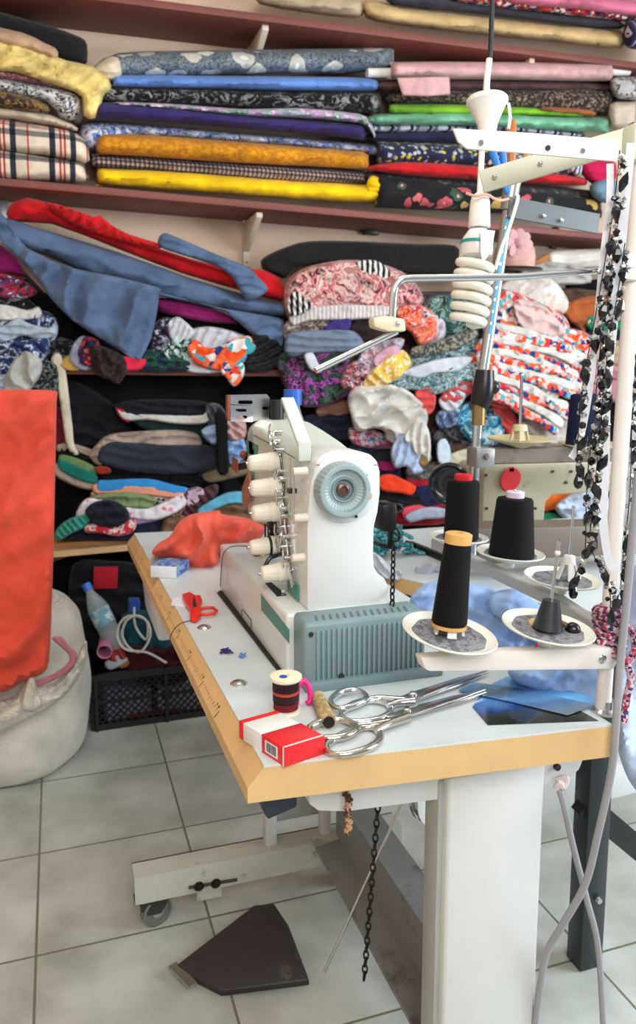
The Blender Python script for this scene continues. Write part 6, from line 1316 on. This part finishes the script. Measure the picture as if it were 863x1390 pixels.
MB().bar(PY(790, 1088, 1.30), PY(900, 1180, 1.30), .03, .05).build('steel_brace', solid('brace_black', (34, 36, 38), .5), t2)
p = PY(812, 1222, 1.27); MB().lathe([(0, 0), (.008, 0), (.006, .005), (0, .006)], p, (0, -1, 0), 16).build('leg_bolt', steel, t2)
# white box beam seen behind the first leg
a_, b_2 = PY(735, 1075, 1.45), PY(812, 1060, 1.45)
tag(MB().box(((a_.x+b_2.x)/2, 1.47, (a_.z+b_2.z)/2-.015), (b_2.x-a_.x+.3, .05, .085), Matrix.Rotation(-.04, 4, 'Y'), .004).build('frame_rail', paintw), 'white frame rail seen behind the first table leg at right', 'rail')
bei = solid('machine_beige', (170, 164, 138), .42, var=.06, dirt=((110, 104, 84), 10, .58)); beid = solid('bed_brown', (112, 100, 90), .5, var=.1)
YM = 1.78
m2 = thing('sewing_machine', 'beige sewing machine with dark handwheel behind the thread cones', 'sewing machine', (PY(740, 700, YM).x, YM, zt2_))
def bxp(pts, Y, th, name, m, bev=.006): return MB().prism([PY(x, y, Y) for x, y in pts], (0, th, 0), bev, 2).build(name, m, m2)
bxp([(656, 640), (655, 716), (738, 714), (741, 682), (750, 672), (880, 664), (880, 622), (660, 632)], YM, .14, 'arm', bei)
bxp([(657, 712), (655, 782), (734, 780), (736, 712)], YM+.005, .13, 'column', bei)
bxp([(640, 718), (880, 712), (880, 752), (650, 762)], YM-.16, .10, 'bed', beid)
for px, py in ((659, 645), (750, 640), (768, 655), (775, 640), (726, 690), (660, 690)):
    p = PY(px, py, YM-.001); MB().cyl(p, p+V((0, -.003, 0)), .004, seg=12).build('screw', dsteel, m2)
hwp = PY(612, 656, YM-.02); glossy = solid('wheel_black', (28, 32, 34), .2, coat=.4)
w2 = bpy.data.objects.new('handwheel', None); COL.objects.link(w2); w2.parent = m2; w2.location = hwp-wloc(m2)
ax2 = V((-.62, -.78, .0))
MB().lathe([(.030, 0), (.046, .0), (.054, .006), (.056, .016), (.054, .024), (.049, .026), (.046, .020), (.034, .014), (.020, .014), (.018, .022), (0, .022)], hwp, ax2, 48).build('rim', glossy, w2)
MB().lathe([(0, -.06), (.034, -.06), (.036, -.04), (.030, -.038), (.036, -.03), (.030, -.024), (.036, -.016), (.034, 0), (0, 0)], hwp, ax2, 40).build('pulley', blackp, w2)
tg = PY(692, 651, YM-.006)
tag(MB().lathe([(0, 0), (.030, 0), (.031, .002), (.030, .004), (0, .004)], tg, (0, -1, 0), 32, lambda u, h: 1+.06*math.cos(u*4*math.pi)-.03*math.cos(u*2*math.pi)).box(PY(694, 637, YM-.008), (.014, .004, .012)).build('paper_tag', solid('tag_red', (206, 28, 32), .5)), 'red apple shaped tag stuck on the beige sewing machine', 'tag')
# second thread stand: chrome pole with cream plates
YP = 1.6
s2 = thing('thread_stand', 'chrome thread stand with cream plates behind the black cones', 'thread stand', (PY(643, 700, YP).x, YP, zt2_))
pole = [PY(640, 756, YP), PY(643, 660, YP), PY(651, 530, YP), PY(692, 268, YP)]
MB().tube([pole[0], pole[1], PY(650, 545, YP)], .0115, 20).build('lower_pole', steel, s2)
MB().tube([PY(651, 535, YP), pole[3]], .0128, 20).build('upper_pole', solid('pole_chrome', (176, 184, 190), .25, .9), s2)
MB().tube([PY(649, 577, YP), PY(650, 548, YP)], .0155, 20).build('brass_collar', solid('brassy', (150, 124, 80), .35, .8), s2)
gr = MB(); gr.tube([PY(650, 552, YP), PY(655, 536, YP), PY(657, 518, YP), PY(658, 502, YP)], [.021, .026, .024, .021], 20); gr.ball(PY(668, 526, YP), .018, 2); gr.build('pole_grip', solid('grip_black', (24, 24, 28), .25), s2)
st_ = MB()
for i in range(11):
    p = PY(651, 535, YP).lerp(pole[3], .33+.06*i); st_.box(p-rt*0-fw*.0125, (.009, .003, .02), Matrix.Rotation(.15, 4, 'Y'))
st_.build('measure_sticker', solid('sticker_blue', (90, 160, 200), .4), s2)
rust = solid('rusty_arm', (120, 110, 100), .55, .4, var=.15, dirt=((84, 60, 44), 20, .55))
MB().bar(PY(640, 619, YP-.01), PY(900, 614, YP-.01), .03, .038, bev=.003).build('plate_arm', rust, s2)
MB().box(PY(652, 620, YP-.01), (.048, .05, .046), None, .004).build('clamp_block', solid('clamp_grey', (150, 152, 150), .4, .6), s2)
p = PY(660, 620, YP-.036); MB().lathe([(0, 0), (.008, 0), (.006, .004), (0, .005)], p, (0, -1, 0), 16).build('clamp_screw', rust, s2)
cp = solid('plate_cream', (196, 184, 140), .45, var=.06)
def plate2(px, py, holder):
    c = PY(px, py, YP-.01); e_ = bpy.data.objects.new('dish', None); COL.objects.link(e_); e_.parent = s2; e_.location = c-wloc(s2)
    MB().lathe([(0, -.022), (.012, -.022), (.03, -.014), (.074, .0), (.075, .003), (.03, -.006), (0, -.006)], c, (0, -.03, 1), 48).build('plate', cp, e_)
    MB().cyl(c-zz*.03, c-zz*.018, .008, seg=14).build('boss', dsteel, e_)
    return c
c1 = plate2(705, 596, True); pin(s2, c1-zz*.006, (0, 0, 1), .158, (.023, .017, .04), solid('holder_cream', (206, 196, 160), .45), pinr=.0036)
c2 = plate2(800, 603, False); 
cone('navy thread cone on the far cream plate behind the beaded trims', c2+V((-.02, 0, -.002)), (0, 0, 1), .125, .041, .033, solid('cap_pale', (220, 216, 220), .5), .016, thn)
pin(s2, c2+V((-.02, 0, 0)), (0, 0, 1), .165, None, None)
MB().bar(PY(690, 281, YP-.02), PY(812, 304, YP-.02), .006, .045, V((0, 0, 1)), .001).build('dark_top_arm', solid('arm_dark', (104, 108, 110), .45, .4, var=.1), s2)
for px, py in ((738, 293), (762, 299)):
    p = PY(px, py, YP-.027); MB().ball(p, .005, 2).build('arm_rivet', chrome, s2)
MB().lathe([(.017, -.03), (.019, 0), (.019, .03), (.016, .032), (.014, .0), (.014, -.03)], pole[3], (.15, 0, 1), 24).build('tool_cup', solid('cup_grey', (150, 154, 150), .35, .7), s2)
# tools standing in the pole top
def stick(name, label, cat, pts, r, mat): 
    return tag(MB().tube([PY(x, y, YP-.01) for x, y in pts], r, 14).build(name, mat), label, cat)
wd = solid('wood_handle', (176, 104, 52), .4, var=.1)
aw = thing('awl', 'wooden handled awl standing in the top of the chrome pole', 'awl', PY(694, 250, YP))
MB().tube([PY(692, 236, YP), PY(693, 215, YP), PY(694, 185, YP), PY(694, 178, YP), PY(695, 172, YP), PY(695, 163, YP)], [.010, .012, .014, .011, .010, .007], 20).build('handle', wd, aw)
MB().tube([PY(692, 236, YP), PY(691, 268, YP)], .003, 8).build('spike', steel, aw)
stick('tweezers', 'blue tweezers standing left of the wooden awl', 'tweezers', [(668, 205), (677, 232), (688, 262)], [.009, .0075, .004], solid('blue_plastic', (50, 130, 214), .35))
stick('blue_pen', 'blue pen standing between tweezers and wooden awl', 'pen', [(682, 205), (685, 232), (690, 264)], [.008, .007, .005], MATS['blue_plastic'])
stick('brass_rod', 'brassy brush handle standing right of the wooden awl', 'brush', [(716, 205), (708, 235), (697, 266)], [.009, .008, .005], solid('brass_brush', (190, 140, 50), .4))
stick('scissor_blade', 'steel blade tip standing behind the tool cup', 'blade', [(702, 236), (698, 262)], [.006, .005], steel)
tag(MB().tube(smooth3([PY(703, 266, YP-.02), PY(700, 280, YP-.03), PY(690, 312, YP-.03), PY(680, 338, YP-.03), PY(672, 366, YP-.03)], 5), .004, 8).build('white_cord', solid('cord_white', (226, 226, 220), .6)), 'white cord hanging down along the top of the chrome pole', 'cord')

# ================================================================ HANGING LAMP
YB = 1.32
gw = solid('lamp_white', (236, 234, 228), .3, coat=.2); 
lp_ = thing('hanging_lamp', 'bare spiral energy saving bulb hanging on its cable from a white ceiling cup', 'lamp', PY(645, 450, YB))
MB().tube([PY(671, -420, YB), PY(669, -40, YB), PY(666, 60, YB), PY(664, 86, YB)], .0045, 12).build('black_cable', blackp, lp_)
MB().tube([PY(664, 80, YB), PY(661, 104, YB), PY(660, 120, YB), PY(664, 130, YB)], .0058, 12).build('taped_cable', gw, lp_)
c = PY(661, 134, YB)
MB().lathe([(0, .006), (.012, .006), (.034, .002), (.0375, -.002), (.0375, -.008), (.034, -.012), (.026, -.028), (.018, -.046), (.0155, -.062), (0, -.062)], c, (0, .08, 1), 44).build('ceiling_cup', gw, lp_)
MB().tube([PY(655, 178, YB), PY(651, 262, YB)], .0055, 12).build('stem', gw, lp_)
MB().tube(smooth3([PY(690, 140, YB), PY(692, 158, YB), PY(690, 175, YB)], 4), .003, 8).build('cord_loop', gw, lp_)
c = PY(650, 309, YB); n_ = V((.015, 0, 1))
MB().lathe([(0, .062), (.008, .062), (.0155, .056), (.018, .045), (.0195, .02), (.0205, .002), (.020, 0), (0, 0)], c, n_, 36).build('socket', gw, lp_)
c = PY(646, 346, YB)
MB().lathe([(0, .046), (.016, .046), (.024, .034), (.029, .026), (.030, .008), (.029, 0), (.020, -.004), (0, -.004)], c, (.05, 0, 1), 40).build('ballast', gw, lp_)
MB().lathe([(.0302, .020), (.0306, .020), (.0306, .0255), (.0302, .0255)], c, (.05, 0, 1), 40).build('teal_band', solid('teal_band', (30, 160, 150), .4), lp_)
hl = []; turns = 5.9; N = 190; ax_ = V((-.10, 0, -1)).normalized(); x_ = V((1, 0, -.1)).normalized(); y_2 = V((0, 1, 0))
for i in range(N+1):
    t = i/N; a = t*turns*2*math.pi; r = .0285+.002*math.sin(math.pi*t); hl.append(c+ax_*(.006+t*.118)+(x_*math.cos(a)+y_2*math.sin(a))*r)
hl2 = [c+ax_*.004+x_*.012]+hl[4:]+[c+ax_*.128+x_*.01, c+ax_*.124]
MB().tube(hl2, .0082, 12).build('spiral_tube', solid('tube_glass', (244, 240, 226), .25, coat=.4), lp_)
MB().prism([PY(652, 311, YB-.034), PY(672, 313, YB-.034), PY(667, 340, YB-.034), PY(655, 358, YB-.034), PY(652, 340, YB-.034)], (0, .0006, 0)).build('paper_flap', solid('paper_white', (226, 224, 232), .7), lp_)
tag(MB().tube(smooth3([PY(632, 262, YB-.02), PY(645, 266, YB-.026), PY(660, 264, YB-.026), PY(676, 272, YB), PY(690, 270, YB+.1)], 5), .0025, 8).build('string', solid('pink_string', (214, 160, 140), .8)), 'pinkish string tied round the lamp socket', 'string')
# ================================================================ BOTTLE, SECOND TABLE THINGS, CABLES
bp_ = PY(398, 575, 1.72); bx = bp_.x
bottle('clear water bottle with blue cap standing behind the machine head', V((PY(398, 560, 1.72).x, 1.725, BZ+.001)), (0, 0, 1), PY(398, 529, 1.725).z-BZ, .046, (40, 130, 220))
yrn = fab('aqua_yarn', (80, 170, 180), 'noise', [(60, 150, 164), (120, 200, 206), (40, 110, 130)], 40)
mb = MB(); r2 = random.Random(8); cc = T(524, 756, zt2_)+zz*.04
for k in range(26):
    p0 = cc+V((r2.uniform(-.05, .05), r2.uniform(-.04, .04), r2.uniform(-.03, .04))); pts = [p0+V((r2.uniform(-.03, .03), r2.uniform(-.02, .02), r2.uniform(-.02, .02))) for _ in range(5)]
    mb.tube(smooth3(pts, 4), .005, 7)
for k in range(5):
    pts = [cc+V((.05, 0, -.03)), cc+V((.08, -.01+.01*k, -.03)), cc+V((.11, -.02+.012*k, -.035))]; mb.tube(smooth3(pts, 4), .004, 7)
tag(mb.build('yarn_tangle', yrn), 'tangle of aqua yarn on the second table beside the dark chain', 'yarn')
C('white cloth piece on the second table in front of the aqua yarn', fab('white_scrap', (206, 208, 216)), [(507, 752), (518, 762), (530, 772), (544, 776), (540, 784), (520, 782), (508, 774)], 1.72, .02, R=6, group=None)
C('crumpled white tissue on the second table left of the dishes', fab('white_tissue', (226, 230, 240)), [(566, 776), (574, 768), (590, 766), (596, 776), (594, 788), (570, 788)], 1.78, .03, R=8, group=None, name='tissue', cat='tissue')
tag(MB().bar(T(556, 738, .80), T(610, 760, .80), .02, .016, bev=.003).tube([T(552, 737, .80), T(562, 741, .803)], .008, 10).build('presser_arm', iron), 'dark metal bar lying on the second table behind the left dish', 'bar')
grc = solid('grey_cable', (150, 150, 154), .4)
def cab(label, pts, r): tag(MB().tube(smooth3(pts, 8), r, 12).build('power_cable', grc), label, 'cable')
cab('grey cable clipped under the table end and running to the floor', [PY(757, 1066, .985), PY(765, 1092, .975), PY(778, 1150, .975), PY(796, 1220, .975), PY(812, 1290, .975), PY(820, 1420, .975)], .0052)
cab('thick grey cable running down along the white post to the floor', [PY(866, 640, .90), PY(858, 730, .90), PY(850, 820, .895), PY(842, 900, .89), PY(836, 980, .88), PY(830, 1045, .88), PY(812, 1130, .9), PY(794, 1200, .92), PY(762, 1258, .95), PY(740, 1300, .97), PY(726, 1390, .98)], .0058)
tag(MB().tube(smooth3([PY(755, 1070, .985), PY(760, 1062, .98), PY(764, 1068, .978), PY(768, 1056, .98), PY(756, 1060, .985)], 4), .006, 8).build('tape_knot', solid('tape_pink', (216, 204, 200), .7)), 'knot of whitish tape holding the grey cable to the table', 'tape')
# ================================================================ LIGHT
w = bpy.data.worlds.new('world'); sc.world = w; w.use_nodes = True
bg = w.node_tree.nodes['Background']; bg.inputs[0].default_value = (.86, .93, 1, 1); bg.inputs[1].default_value = .36
def area(name, loc, target, size, energy, col=(1, 1, 1)):
    l = bpy.data.lights.new(name, 'AREA'); l.shape = 'RECTANGLE'; l.size, l.size_y = size; l.energy = energy; l.color = col
    o = bpy.data.objects.new(name, l); COL.objects.link(o); o.location = loc
    o.rotation_euler = (V(target)-V(loc)).to_track_quat('-Z', 'Y').to_euler(); return o
area('window_light', (3.6, .2, 1.9), (.6, 1.7, .8), (1.6, 1.8), 118, (.82, .91, 1))
area('rear_fill', (.2, -1.2, 2.4), (1.0, 3.0, 1.4), (1.6, 1.0), 52, (1, .97, .94))  # unseen area light behind the camera, aimed at the shelves
area('overhead_fill', (.8, 1.6, 2.98), (.8, 1.7, 0), (1.4, .3), 12, (1, .96, .9))  # unseen warm area light under the ceiling, without any fixture
sc.view_settings.view_transform = 'Standard'; sc.view_settings.look = 'None'; sc.view_settings.exposure = .2
